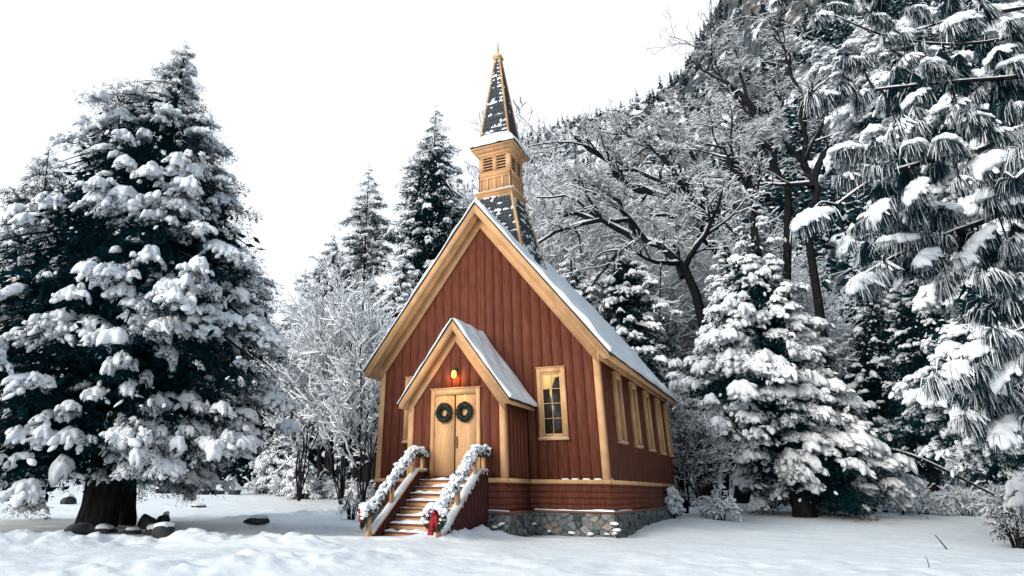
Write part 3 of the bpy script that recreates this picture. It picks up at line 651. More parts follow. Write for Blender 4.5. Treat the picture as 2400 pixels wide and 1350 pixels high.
part(b, 'snow_cover', SNOW, stp, smooth=True)
bf = MB(); bf.frustum(0, SY, .685, 10.766, .685, 12.70); part(bf, 'belfry', TAN2, stp)
lvs, pn, dk = [], MB(), MB()
def face_box(mb, fi, a0, a1, z0, z1, d0, d1):
    """a box on face fi of the belfry: a along the face, d outwards from its middle"""
    P = []
    for z in (z0, z1):
        for d in (d0, d1):
            for a in (a0, a1):
                P.append({0: (a, SY - d, z), 1: (d, SY + a, z), 2: (-a, SY + d, z), 3: (-d, SY - a, z)}[fi])
    mb.add(P, [(0, 2, 3, 1), (4, 5, 7, 6), (0, 1, 5, 4), (2, 6, 7, 3), (0, 4, 6, 2), (1, 3, 7, 5)])
for fi in range(4):
    face_box(pn, fi, -.72, .72, 10.767, 10.86, .686, .72); face_box(pn, fi, -.72, .72, 11.38, 11.50, .686, .72)
    for k in range(5): a = -.72 + k * .335; face_box(pn, fi, a, a + .10, 10.86, 11.38, .686, .72 - .001 * (k % 2))
    face_box(pn, fi, -.745, .745, 11.50, 11.545, .686, .745)
    face_box(pn, fi, -.705, .705, 11.545, 11.70, .686, .705); face_box(pn, fi, -.705, .705, 12.38, 12.70, .686, .705)
    face_box(pn, fi, -.705, -.50, 11.70, 12.38, .686, .704); face_box(pn, fi, -.09, .09, 11.70, 12.38, .686, .704); face_box(pn, fi, .50, .705, 11.70, 12.38, .686, .704)
    for s_ in (-.50, .09):
        face_box(dk, fi, s_, s_ + .41, 11.70, 12.38, .6855, .688); lv = MB(); lvs.append(lv)
        for k in range(5):
            z = 11.71 + k * .137; Pq = []
            for zz, d in ((z, .70), (z + .02, .70), (z + .075, .688), (z + .065, .688)):
                for a in (s_ + .002, s_ + .408): Pq.append({0: (a, SY - d, zz), 1: (d, SY + a, zz), 2: (-a, SY + d, zz), 3: (-d, SY - a, zz)}[fi])
            lv.add(Pq, [(0, 1, 3, 2), (2, 3, 5, 4), (4, 5, 7, 6), (6, 7, 1, 0)])
part(pn, 'belfry_panelling', TAN, stp); part(dk, 'louvre_recess', BLACK, stp); [part(q_, 'louvre', TAN, stp) for q_ in lvs]
b = MB(); b.frustum(0, SY, .73, 12.50, .75, 12.60); b.frustum(0, SY, .75, 12.602, .93, 12.76); b.frustum(0, SY, .974, 12.762, .98, 12.835); part(b, 'cornice', TAN, stp)
b = MB(); b.frustum(0, SY, 1.0, 12.836, .97, 12.87); b.frustum(0, SY, .97, 12.871, .655, 13.47); b.frustum(0, SY, .64, 13.4, .085, 17.9)
for a, b_ in ((-1, -1), (1, -1), (1, 1), (-1, 1)): pass
part(b, 'spire_core', SHINGLE_EDGE, stp)
b, sb = MB(), MB()
for i, (ca, cb) in enumerate(FACES):
    sl_ = shingle_face(b, corner(.65, 13.4, *ca), corner(.65, 13.4, *cb), corner(.09, 17.9, *ca), corner(.09, 17.9, *cb), 20, .15, rg, push=.028)
    if i < 2: shingle_snow(sb, sl_, .46 if i == 0 else .06, rg, .016)
part(b, 'spire', SHINGLE, stp); part(sb, 'snow_cover', SNOW, stp, smooth=True)
b = MB()
for a, b_ in ((-1, -1), (1, -1), (1, 1), (-1, 1)): b.beam(corner(.66, 13.4, a, b_), corner(.10, 17.92, a, b_), .085, .07, (a, b_, 0))
part(b, 'spire_hips', TAN, stp)
b = MB()
for i, (ca, cb) in enumerate(FACES): snow_slab(b, corner(1.01, 12.872, *ca), corner(1.01, 12.872, *cb), corner(.64, 13.52, *ca), corner(.64, 13.52, *cb), 36, 14, .06, .7, 60 + i, .03, 4)
part(b, 'snow_cover', SNOW, stp, smooth=True)
b = MB(); b.frustum(0, SY, .12, 17.86, .19, 17.93); b.frustum(0, SY, .20, 17.932, .20, 18.03); b.frustum(0, SY, .2, 18.032, .09, 18.09)
th_ = np.linspace(0, 2 * PI, 9)[:-1]; prof = [(.05, 18.08), (.035, 18.2), (.05, 18.42), (.062, 18.5), (.04, 18.6), (.015, 18.9), (.002, 18.98)]
V = [(r_ * math.cos(t), SY + r_ * math.sin(t), z) for r_, z in prof for t in th_]; b.add(V, [(i * 8 + j, i * 8 + (j + 1) % 8, i * 8 + 8 + (j + 1) % 8, i * 8 + 8 + j) for i in range(6) for j in range(8)]); part(b, 'finial', TAN, stp)
b = MB(); rg = np.random.RandomState(4); Tq = np.array([(-.1, SY - .1, 18.07), (.08, SY - .12, 18.06), (-.12, SY + .05, 18.07), (0, SY, 18.93)]); stamp(b, BLOB, np.tile(np.eye(3), (4, 1, 1)), np.array([(.13, .12, .06)] * 3 + [(.025, .025, .05)]), Tq, rg); part(b, 'snow_cover', SNOW, stp, smooth=True)

# ------------------------------------------------------------------ the steps up to the doors
GB = gz(0, -4.6)
steps = thing('front_steps', 'ochre wooden steps with snowy treads, handrails and dark plank side', 'steps', (0, -3.3, -1.45)); SO = (0, -3.3, -1.45)
def spart(mb, name, m, parent=None, smooth=False, label=None):
    o = mb.build(name, m, None, SO, smooth); o.location = (0, 0, 0); o.parent = parent or steps
    if label: o['label'] = label
    return o
NT, RUN, RISE, Y0 = 8, .25, .177, -2.45
rg = np.random.RandomState(2)
b = MB(); b.box(-.93, Y0 + .02, -.12, .93, PY - .06, -.075); spart(b, 'landing', TAN)
for i in range(NT):
    y, z = Y0 - i * RUN, -.07 - i * RISE
    b = MB(); b.box(-.93, y - .0, z - .045, .93, y + RUN + .02 if i else PY - .17, z); tr = spart(b, 'tread', NOSING)
    b = MB(); b.box(-.925, y + .022, z - RISE + .001, .925, y + .045, z - .046); spart(b, 'riser', TAN, tr)
    b = MB(); snow_slab(b, (-.92, y - .005, z), (.92, y - .005, z), (-.92, y + RUN + .0 if i else PY - .18, z), (.92, y + RUN + .0 if i else PY - .18, z), 90, 9, .040, 1.4, 30 + i, .016, 4.5); spart(b, 'snow_cover', SNOW, tr, True)
cap = lambda y: .17 + (y + 2.52) * .69          # top of the sloping side caps
for sx in (-1, 1):
    b = MB(); xo, xi = sx * 1.08, sx * .935
    n = 11; yy = np.linspace(-4.45, PY - .05, n + 1)
    for i in range(n):
        y0_, y1_ = yy[i] + .008, yy[i + 1] - .008
        t = lambda y: min(.13, cap(y) - .04)
        b.prism([(y0_, -1.42), (y1_, -1.42), (y1_, t(y1_)), (y0_, t(y0_))], 0, xi if sx > 0 else xo, xo if sx > 0 else xi)
    sd_ = spart(b, 'plank_side', PLANKEND)
    b = MB(); b.box(sx * 1.02, -4.43, -1.5, sx * .95, PY - .06, -1.3); b.box(sx * 1.075, -4.5, -1.42, sx * 1.11, PY - .05, -1.36); spart(b, 'ground_board', PLANKEND, sd_)
    b = MB(); cxx = sx * 1.0; b.beam((cxx, -4.72, cap(-4.72)), (cxx, -2.52, cap(-2.52)), .21, .04); b.box(cxx - .105, -2.52, .15, cxx + .105, PY - .045, .19); cp = spart(b, 'side_cap', TAN)
    b = MB(); snow_slab(b, (cxx - .105, -4.74, cap(-4.74) + .022), (cxx + .105, -4.74, cap(-4.74) + .022), (cxx - .105, -2.5, cap(-2.5) + .022), (cxx + .105, -2.5, cap(-2.5) + .022), 8, 80, .05, .5, 50 + sx, .016, 4)
    snow_slab(b, (cxx - .11, -2.56, .192), (cxx + .11, -2.56, .192), (cxx - .11, PY - .05, .192), (cxx + .11, PY - .05, .192), 8, 22, .05, .5, 54 + sx, .016, 4)
    if sx > 0:
        g_ = np.random.RandomState(6); Tq = np.stack([np.full(16, 1.10), g_.uniform(-4.5, -2.1, 16), np.zeros(16)], -1); Tq[:, 2] = np.minimum(.17, cap(Tq[:, 1])) - g_.uniform(.0, .07, 16); stamp(b, DROP, np.tile(np.eye(3), (16, 1, 1)), np.stack([np.full(16, .012), np.full(16, .02), g_.uniform(.04, .09, 16)], -1), Tq, g_)
        Tq = np.stack([np.full(8, 1.115), np.linspace(-4.35, -2.15, 8), np.full(8, -1.33)], -1); stamp(b, BLOB, np.tile(np.eye(3), (8, 1, 1)), np.stack([np.full(8, .035), g_.uniform(.06, .11, 8), g_.uniform(.03, .06, 8)], -1), Tq, g_)
    spart(b, 'snow_cover', SNOW, cp, True)
    rx = sx * 1.0
    b = MB(); b.beam((rx, -2.72, .64), (rx, PY - .02, .66), .05, .09); b.beam((rx, -4.86, -.86), (rx, -2.72, .64), .05, .09); hr = spart(b, 'handrail', TAN)
    for py_, z0_, z1_ in ((-2.14, .19, .64), (-2.72, cap(-2.72) + .02, .62), (-3.78, cap(-3.78) + .02, -.13), (-4.82, -1.55, -.84)):
        b = MB(); b.box(rx - .045, py_ - .05, z0_, rx + .045, py_ + .05, z1_); po = spart(b, 'post', TAN, hr)

# garlands on the rails, loaded with snow; wreaths
def greens(mb, C_, rad, n, ln, rng, wd=.012, axis=None):
    i = rng.randint(0, len(C_), n); d = nrm(rng.normal(size=(n, 3)))
    blades(mb, C_[i] + d * rad * rng.uniform(0, .6, (n, 1)), d + (0 if axis is None else axis[i] * .8), rng.uniform(.6, 1.2, n) * ln, np.full(n, wd), rng)
def garland(sx, label):
    rx = sx * 1.0; g = np.random.RandomState(20 + sx)
    P_ = np.concatenate([np.linspace((rx, PY - .02, .70), (rx, -2.72, .70), 14)[:-1], np.linspace((rx, -2.72, .69), (rx, -4.88, -.83), 50)])
    root = thing('garland', label, 'garland', (rx, -3.4, .2), 'garlands on the handrails'); o = (rx, -3.4, .2)
    mb = MB(); greens(mb, P_ - (0, 0, .05), .11, 2600, .15, g, .018); q = mb.build('greenery', WREATHG, None, o); q.location = (0, 0, 0); q.parent = root
    mb = MB(); n = 210; i = g.randint(0, len(P_), n); T = P_[i] + g.normal(size=(n, 3)) * (.055, .04, .03) + (0, 0, .06)
    S = np.stack([g.uniform(.05, .10, n), g.uniform(.035, .07, n), g.uniform(.03, .055, n)], -1); stamp(mb, BLOB, frames(np.tile((0., 1, .6), (n, 1)) + g.normal(size=(n, 3)) * .3), S, T, g)
    n = 260; i = g.randint(0, len(P_), n); sgn = g.choice([-1, 1], n); T = P_[i] + np.stack([sgn * g.uniform(.06, .13, n), g.normal(size=n) * .03, g.uniform(-.09, .05, n)], -1)
    stamp(mb, DROP, frames(np.stack([sgn * .5, g.normal(size=n) * .4, -np.ones(n)], -1)), np.stack([g.uniform(.04, .08, n), g.uniform(.02, .035, n), g.uniform(.02, .035, n)], -1), T, g)
    q = mb.build('snow_load', SNOW_TREE, None, o, True); q.location = (0, 0, 0); q.parent = root
garland(1, 'snow covered evergreen garland draped along the handrail beside the dark plank side')
garland(-1, 'snow covered evergreen garland draped along the handrail farther from the dark plank side')
def wreath(c, nrmv, R0, R1, label, group, seed, snow=0, berries=0):
    g = np.random.RandomState(seed); c = np.array(c, float); nv = nrm(np.array(nrmv, float)); a = nrm(np.cross((0, 0, 1.), nv)); u = np.cross(nv, a)
    root = thing('wreath', label, 'wreath', c, group)
    def put(mb, name, m, sm=False): q = mb.build(name, m, None, c, sm); q.location = (0, 0, 0); q.parent = root; return q
    n = 2400; th = g.uniform(0, 2 * PI, n); rm, rr = (R0 + R1) / 2, (R1 - R0) / 2; ph = g.uniform(0, 2 * PI, n); q = rr * .6 * np.sqrt(g.rand(n))
    rad = np.cos(th)[:, None] * a + np.sin(th)[:, None] * u; tan = -np.sin(th)[:, None] * a + np.cos(th)[:, None] * u
    B = c + rad * (rm + q * np.cos(ph))[:, None] + nv * (np.abs(q * np.sin(ph)))[:, None]
    D = tan * .9 + rad * (np.cos(ph) * .9)[:, None] + nv * .5 + g.normal(size=(n, 3)) * .35
    mb = MB(); blades(mb, B, D, g.uniform(.05, .10, n) * R1 / .29, np.full(n, .016 * R1 / .29), g)
    T = c + rm * (np.cos(np.linspace(0, 2 * PI, 25))[:, None] * a + np.sin(np.linspace(0, 2 * PI, 25))[:, None] * u) + nv * .02
    tubes(mb, T[None], np.full((1, 25), rr * .55), 6); put(mb, 'greenery', WREATHG)
    if berries:
        mb = MB(); th = g.uniform(0, 2 * PI, berries); T = c + rm * (np.cos(th)[:, None] * a + np.sin(th)[:, None] * u) + nv * (rr * .8); stamp(mb, BLOB, np.tile(np.eye(3), (berries, 1, 1)), np.full((berries, 3), .018), T, g); put(mb, 'berries', RIBBON, True)
    if snow:
        mb = MB(); th = g.normal(PI / 2, 1.0, snow); T = c + (rm + g.uniform(-.3, .9, snow) * rr)[:, None] * (np.cos(th)[:, None] * a + np.sin(th)[:, None] * u) + nv * g.uniform(0, rr, (snow, 1)) + (0, 0, .02)
        stamp(mb, BLOB, frames(g.normal(size=(snow, 3)) * (1, 1, .3)), g.uniform(.03, .075, (snow, 3)) * (1.3, 1, .8), T, g); put(mb, 'snow_load', SNOW_TREE, True)
    return root, put, c, nv, a, u
for x, lab in ((-.34, 'dark evergreen wreath on the door without a handle'), (.35, 'dark evergreen wreath on the door with the brass handle')):
    root, put, c, nv, a, u = wreath((x, PY - .075, 1.80), (0, -1, 0), .10, .30, lab, 'wreaths on the double door', int(x * 100) + 60, 0, 6)
    mb = MB(); mb.box(x - .018, PY - .045, 2.0, x + .018, PY - .038, 2.31); put(mb, 'hanger', HANGER)
def bow(put, c, nv, a, u, big):
    mb = MB(); g = np.random.RandomState(5)
    for s_, tilt, ln in ((-1, .15, .46), (1, .05, .40)):
        n = 9; P = []
        for i in range(n):
            t = i / (n - 1); p = c + nv * (.09 + .05 * math.sin(t * 5)) + a * (s_ * (.02 + tilt * t * .5)) + u * (.10 - ln * t * big); wv = .055 + .02 * t
            P += [p - a * wv - nv * .012, p + a * wv - nv * .012, p + a * wv * .3 + nv * .012]
        P = np.array(P); mb.add(P, [(3 * i + j, 3 * i + (j + 1) % 3, 3 * i + 3 + (j + 1) % 3, 3 * i + 3 + j) for i in range(n - 1) for j in range(3)])
        th = np.linspace(0, 2 * PI, 14); loop = c + nv * .11 + u * .11 + np.outer(s_ * .09 * (1 - np.cos(th)) / 1.2, a) + np.outer(.07 * np.sin(th), u)
        V = np.concatenate([loop - nv * .04, loop + nv * .04]); mb.add(V, [(i, i + 1, 14 + i + 1, 14 + i) for i in range(13)])
    W_, F_ = BLOB[0]; mb.add(W_ * .04 + c + nv * .12 + u * .11, F_)
    put(mb, 'red_bow', RIBBON)
root, put, c, nv, a, u = wreath((1.0, -5.0, -.93), (.35, -1, .05), .11, .30, 'snowy wreath with long red bow at the foot of the handrail by the plank side', 'wreaths at the foot of the handrails', 91, 90)
bow(put, c, nv, a, u, 1.0)
root, put, c, nv, a, u = wreath((-1.02, -5.0, -.95), (-.75, -.75, .05), .10, .28, 'snowy wreath with red bow half hidden at the foot of the farther handrail', 'wreaths at the foot of the handrails', 92, 80)
bow(put, c, nv, a, u, .85)

# ------------------------------------------------------------------ trees and bushes
def outline(base, px_rows, d):
    """a crown's measured outline: rows of (py, left px, right px) become (height, left reach, right reach) about the trunk"""
    rows = []
    for py, xl, xr in px_rows:
        L_, R_ = at_depth(xl, py, d), at_depth(xr, py, d); m = (L_ + R_) / 2
        rows.append((max(m[2] - base[2], .25 + .01 * len(rows)), (L_ - base) @ RH, (R_ - base) @ RH))
    return np.array(sorted(rows))
def trunk_tube(mb, base, top, r0, r1, flare=.5, k=14, m=14, seed=0, wob=.02):
    base, top = np.array(base, float), np.array(top, float); t = np.linspace(0, 1, m) ** 1.3; H = np.linalg.norm(top - base)
    P = base + (top - base) * t[:, None]; g = np.random.RandomState(seed)
    P[1:-1, :2] += g.normal(size=(m - 2, 2)) * wob; P[0, 2] -= .5
    r = r0 + (r1 - r0) * t; r = r * (1 + flare * np.exp(-t * H / (1.6 * r0 + .2)))
    th = np.arange(k) / k * 2 * PI; ridge = 1 + .10 * np.sin(th * 5 + g.uniform(0, 6))[None, :] * np.exp(-t * H / 4)[:, None] + .05 * g.normal(size=(m, k))
    V = P[:, None, :] + (r[:, None] * ridge)[..., None] * np.stack([np.cos(th), np.sin(th), 0 * th], -1)[None]
    i = np.arange(m - 1)[:, None] * k; j = np.arange(k)[None]; j2 = (j + 1) % k
    mb.add(V.reshape(-1, 3), np.stack(np.broadcast_arrays(i + j, i + j2, i + k + j2, i + k + j), -1).reshape(-1, 4))
def cap_proto(seed, na=20, nrg=6, lobes=.30, drape=.85, thick=.34):
    """a pillow of snow draped over a spray: humped and dimpled on top, its rim sagging in rounded lobes"""
    g = np.random.RandomState(seed); th = np.arange(na) / na * 2 * PI; R_ = np.linspace(0, 1, nrg + 1)[1:]
    rn = g.uniform(-1, 1, na); rn = (np.roll(rn, 1) + 2 * rn + np.roll(rn, -1)) / 4
    lob = 1 + lobes * (np.sin(th * 3 + g.uniform(0, 6)) * .4 + np.sin(th * 5 + g.uniform(0, 6)) * .5 + np.sin(th * 7 + g.uniform(0, 6)) * .35 + rn * .7)
    kx, ky, p1, p2 = g.uniform(3, 6), g.uniform(4, 7), g.uniform(0, 6), g.uniform(0, 6)
    X = [(0, 0, thick)]
    for q in R_:
        rr = np.sin(q * PI / 2 * .97) * (1 + (lob - 1) * q); x, y = rr * np.cos(th), rr * np.sin(th) * .64
        hang = drape * q ** 2.6 * (.40 + .60 * np.clip(lob, .3, 1.7)) * (.8 + .35 * np.cos(th))
        z = thick * np.cos(q * PI / 2) ** .8 - hang * .62 + .085 * np.sin(x * kx + p1) * np.sin(y * ky * 1.5 + p2) + .05 * np.sin(x * 9 + p2 + y * 6) + g.normal(size=na) * .022
        X += list(zip(x, y, z))
    X.append((.05, 0, -.12)); n = len(X); F = []
    for j in range(na):
        k = (j + 1) % na; F.append((0, 1 + j, 1 + k))
        for r in range(nrg - 1): a = 1 + r * na; F += [(a + j, a + na + j, a + na + k), (a + j, a + na + k, a + k)]
        a = 1 + (nrg - 1) * na; F.append((a + j, n - 1, a + k))
    return np.array(X), np.array(F)
CAPS = [cap_proto(300 + i, 26, 7) for i in range(10)]
CAPS_LO = [cap_proto(330 + i, 10, 3) for i in range(8)]
def clumps(fol, sn, T, D, S, g, blade=110, bl=.21, bw=.16, droop=.55, nbc=3, nf=13, snow=None, blob=CAPS, csz=(.52, .52, .54), snowblade=.05, spread=.75, lift=.05, fsz=(.15, .105, .085)):
    """sprays of needles about each T pointing along D, with snow lying on them; S sizes, snow 0..1 per clump"""
    n = len(T)
    if n == 0: return
    if snow is None: snow = np.ones(n)
    R = frames(D); on = np.where(g.rand(n) < snow, .92, .05)
    i = np.repeat(np.arange(n), blade); m = len(i)
    o = np.clip(g.normal(size=(m, 3)), -1.5, 1.5) * np.array([.45, .36, .15]); o[:, 2] -= .30 * np.maximum(o[:, 0], 0) ** 2 + .25 * o[:, 1] ** 2 + .26
    B = T[i] + np.einsum('nij,nj->ni', R[i], o) * S[i, None]
    out = np.einsum('nij,nj->ni', R[i], o * (1.2, 1.2, 0))
    dv = D[i] * .5 + out + g.normal(size=(m, 3)) * spread + np.array([0, 0, -droop])
    Lb = g.uniform(.5, 1.15, m) * bl * S[i]; w_ = g.rand(m) < snowblade * snow[i]
    blades(fol, B[~w_], dv[~w_], Lb[~w_], Lb[~w_] * bw, g)
    Bw = B[w_].copy(); Bw[:, 2] += .06 * S[i[w_]]; blades(sn, Bw, dv[w_], Lb[w_] * .9, Lb[w_] * bw * 1.15, g)
    i = np.repeat(np.arange(n), nbc); q = np.tile(np.arange(nbc), n); keep = g.rand(len(i)) < on[i]; i, q = i[keep], q[keep]; m = len(i)
    if m:
        big = np.where(q == 0, 1.0, g.uniform(.35, .7, m)); u = np.where(q == 0, g.uniform(-.1, .2, m), g.uniform(-.6, .75, m)); v = np.where(q == 0, 0, g.normal(size=m) * .34)
        o = np.stack([u, v, lift - .30 * np.maximum(u, 0) ** 2 - .25 * v ** 2 + g.normal(size=m) * .05], -1)
        X = T[i] + np.einsum('nij,nj->ni', R[i], o) * S[i, None]
        dd = D[i] + np.einsum('nij,nj->ni', R[i], np.stack([0 * u, v * 1.2, -.15 - .55 * np.maximum(u, 0)], -1)) + g.normal(size=(m, 3)) * .18
        stamp(sn, blob, frames(dd), np.array(csz) * (S[i] * big)[:, None] * g.uniform(.75, 1.25, (m, 3)), X, g)
    i = np.repeat(np.arange(n), nf); keep = g.rand(len(i)) < np.where(on[i] > .5, .92, .02); i = i[keep]; m = len(i)
    if m:
        a = g.uniform(-2.4, 2.4, m); q = g.uniform(.35, .95, m); o = np.stack([np.cos(a) * q * .85, np.sin(a) * q * .6, lift - .08 - .33 * q ** 2 + g.normal(size=m) * .08], -1)
        X = T[i] + np.einsum('nij,nj->ni', R[i], o) * S[i, None]; out = np.einsum('nij,nj->ni', R[i], np.stack([np.cos(a), np.sin(a), 0 * a], -1))
        dd = out * .8 + np.array([0, 0, -.8]) + g.normal(size=(m, 3)) * .35
        stamp(sn, LUMP, frames(dd), np.array(fsz) * S[i, None] * g.uniform(.5, 1.5, (m, 3)), X, g)

def finish(root, base, trunk, fol, sn, bark, needle, snow=SNOW_TREE):
    for mb, nm, m_, s_ in ((trunk, 'trunk', bark, True), (fol, 'crown', needle, False), (sn, 'snow_load', snow, True)):
        if mb is None or mb.n == 0: continue
        o = mb.build(nm, m_, None, base, s_); o.location = (0, 0, 0); o.parent = root

def conifer(name, label, cat, base, rows, seed, nb=200, per=5, size=.55, group=None, trunk_r=.3, rise=.0, droop=.25, inner=.35, snow=.8, gap=.35, needle=NEEDLE, limb=True, tmin=.0, bark=BARK, axis_lean=None, jit=.14, side=.35, tip=True, rowpow=.7, limbr=1.0, extra_trunks=(), core=0, gapf=1.0, flare=.3, shrink=.72, lat_snow=0.0, **ck):
    """a conifer from its outline: boughs all round the trunk, clumps of needles and snow along each"""
    g = np.random.RandomState(seed); base = np.array(base, float); fol, sn, tr = MB(), MB(), MB(); H = rows[-1, 0]; h0 = rows[0, 0]
    mid = lambda h: (np.interp(h, rows[:, 0], rows[:, 1]) + np.interp(h, rows[:, 0], rows[:, 2])) / 2
    half = lambda h: (np.interp(h, rows[:, 0], rows[:, 2]) - np.interp(h, rows[:, 0], rows[:, 1])) / 2
    topc = (rows[-1, 1] + rows[-1, 2]) / 2
    axis = lambda h: base[None, :] + np.outer(topc * (h / H) ** 1.2, RH) + np.outer(h, (0, 0, 1))
    trunk_tube(tr, base, axis(np.array([H * .97]))[0], trunk_r, .03, flare, seed=seed)
    for tb, tt, r0, r1 in extra_trunks: trunk_tube(tr, tb, tt, r0, r1, flare, seed=seed + 9)
    hs_ = np.linspace(h0, H * .985, 400); wgt = np.maximum(half(hs_), .6) ** rowpow; cdf = np.cumsum(wgt) / wgt.sum()
    h = np.interp((np.arange(nb) + g.rand(nb)) / nb, cdf, hs_); a = (np.arange(nb) * 2.39996 + g.normal(size=nb) * .35) % (2 * PI)
    dv = np.cos(a)[:, None] * RH + np.sin(a)[:, None] * FH; c = np.cos(a)
    reach = np.where(c > 0, np.interp(h, rows[:, 0], rows[:, 2]) - topc * (h / H) ** 1.2, topc * (h / H) ** 1.2 - np.interp(h, rows[:, 0], rows[:, 1]))
    fr = half(h) * np.where(np.sin(a) < 0, .68, 1.0); L_ = np.abs(c) * reach + (1 - np.abs(c)) * fr; L_ = np.maximum(L_ - shrink * np.minimum(size, .55 * L_), .12) * (1 + g.normal(size=nb) * jit)
    A = axis(h)
    curve = lambda s, k: A[k] + dv[k] * (L_[k] * s)[:, None] + np.outer(L_[k] * (rise * s - droop * s ** 2) + .0, (0, 0, 1)) + np.outer(L_[k] * (droop - rise), (0, 0, 1)) * .45
    if limb:
        s = np.linspace(0, .92, 6); k = np.repeat(np.arange(nb), 6); P = curve(np.tile(s, nb), k).reshape(nb, 6, 3); tubes(tr, P, (np.outer(np.clip(L_ * .012, .008, .12) * limbr, np.linspace(1, .25, 6))), 4)
    k = np.repeat(np.arange(nb), np.maximum(1, np.round(per * np.clip(L_ / max(np.median(L_), .1), .6, 1.7)).astype(int))); n = len(k)
    s = inner + (1.02 - inner) * g.rand(n) ** .75; v = g.uniform(-1, 1, n)
    lat = side * (1.12 - s) * 1.3 * L_[k] * v; sdv = np.stack([-dv[:, 1], dv[:, 0], 0 * a], -1)
    T = curve(s, k) + sdv[k] * lat[:, None]; T[:, 2] -= .12 * np.abs(lat) + g.uniform(-.05, .15, n) * size
    D = nrm(dv[k] + sdv[k] * (v * .6)[:, None]); S = np.minimum(size * g.uniform(.5, 1.0, n) ** 1.3 * 1.45, .16 + .36 * L_[k])
    sw = np.clip(snow + gap * (.75 * noise3(T, gapf, seed + 1) + .6 * noise3(T, gapf * 2.3, seed + 4)) + .25 * (s - .7) + lat_snow * (D @ RH), 0, 1)
    hole = noise3(T, gapf * .7, seed + 2) < -1.05; keep = ~hole | (s < .6) | (L_[k] < 1.0); sw = np.clip(sw + .35 * np.clip(1 - L_[k] / 1.4, 0, 1) * snow / .4, 0, 1) 
    clumps(fol, sn, T[keep], D[keep], S[keep], g, snow=sw[keep], **ck)
    if core:     # needles close to the trunk, in the dark
        k = g.choice(np.where(L_ >= np.quantile(L_, .4))[0], core); T = curve(g.uniform(.08, .6, core), k) + np.clip(g.normal(size=(core, 3)), -1.4, 1.4) * (.09 * L_[k, None]); i = np.repeat(np.arange(core), 16)
        B = T[i] + np.clip(g.normal(size=(len(i), 3)), -1.4, 1.4) * (.10 * L_[k[i], None]); ln = np.minimum(.42, .16 * L_[k[i]] + .05)
        blades(fol, B, dv[k][i] + g.normal(size=(len(i), 3)) * .8 + (0, 0, -.6), g.uniform(.5, 1.1, len(i)) * ln, ln * .34, g)
    if tip:
        T = axis(np.linspace(H * .93, H, 6)); clumps(fol, sn, T, nrm(g.normal(size=(6, 3)) * (1, 1, .2)), np.full(6, size * .35), g, snow=np.full(6, min(1, snow * 1.2)), **ck)
    root = thing(name, label, cat, base, group); finish(root, base, tr, fol, sn, bark, needle); return root

# the great cedar on the left
B0 = on_ground(222, 1238); d0 = (B0 - CAM) @ FH
cedar_rows = outline(B0, [(98, 428, 446), (130, 385, 462), (165, 360, 478), (205, 290, 500), (250, 232, 520), (310, 190, 548), (400, 150, 560), (470, 120, 585), (520, 85, 598), (600, 5, 625), (680, -40, 655), (760, -90, 680), (850, -130, 695), (930, -150, 680), (1000, -160, 600), (1060, -160, 500), (1110, -150, 470)], d0)
TB = on_ground(281, 1231)
conifer('cedar_tree', 'huge dark cedar laden with lumpy snow beside the ploughed track', 'tree', B0, cedar_rows, 3, nb=400, per=8, size=.68, trunk_r=.47, rise=.12, droop=.46, inner=.34, snow=.17, gap=.40, side=.34, limbr=1.3, jit=.13, core=2400, gapf=1.5,
        extra_trunks=[(TB, at_depth(330, 760, d0 + .3), .36, .15)], lat_snow=.1)
# the snowy fir to the right of the chapel
d1 = 33.5; B1 = base_at(1885, d1, 1218)
fir_rows = outline(B1, [(446, 1748, 1768), (470, 1734, 1786), (510, 1716, 1818), (560, 1698, 1845), (620, 1676, 1872), (700, 1636, 1905), (780, 1620, 1930), (860, 1600, 1965), (930, 1585, 1995), (1000, 1625, 2035), (1060, 1700, 2075), (1110, 1740, 2090), (1150, 1765, 2075), (1172, 1790, 2060)], d1)
conifer('fir_tree', 'conical fir heavy with snow standing beside the rear of the chapel', 'tree', B1, fir_rows, 5, nb=210, per=7, size=1.0, shrink=.68, trunk_r=.42, rise=.10, droop=.45, inner=.38, snow=.30, gap=.45, side=.40, core=1400)

# ---- leafless trees, every twig carrying its line of snow
def catmull(P, n):
    P = np.array(P, float); Q = np.concatenate([[2 * P[0] - P[1]], P, [2 * P[-1] - P[-2]]]); t = np.linspace(0, len(P) - 1 - 1e-6, n); i = t.astype(int); f = (t - i)[:, None]
    a, b, c, d = Q[i], Q[i + 1], Q[i + 2], Q[i + 3]
    return .5 * (2 * b + (c - a) * f + (2 * a - 5 * b + 4 * c - d) * f ** 2 + (3 * b - a - 3 * c + d) * f ** 3)
def snow_line(sn, P, R_, g, cover=.9, fat=1.0, rmin=.012, k=4):
    d = nrm(np.gradient(P, axis=1)); flatn = np.sqrt(np.clip(1 - d[..., 2] ** 2, 0, 1)); rs = np.maximum(R_ * .72, rmin) * fat * np.clip(flatn * 1.4 - .25, 0, 1) * g.uniform(.55, 1.25, R_.shape)
    keep = g.rand(len(P)) < cover
    Q = P + np.array([0, 0, 1.]) * (R_ * .55 + rs * .45)[..., None]; tubes(sn, Q[keep], rs[keep], k)
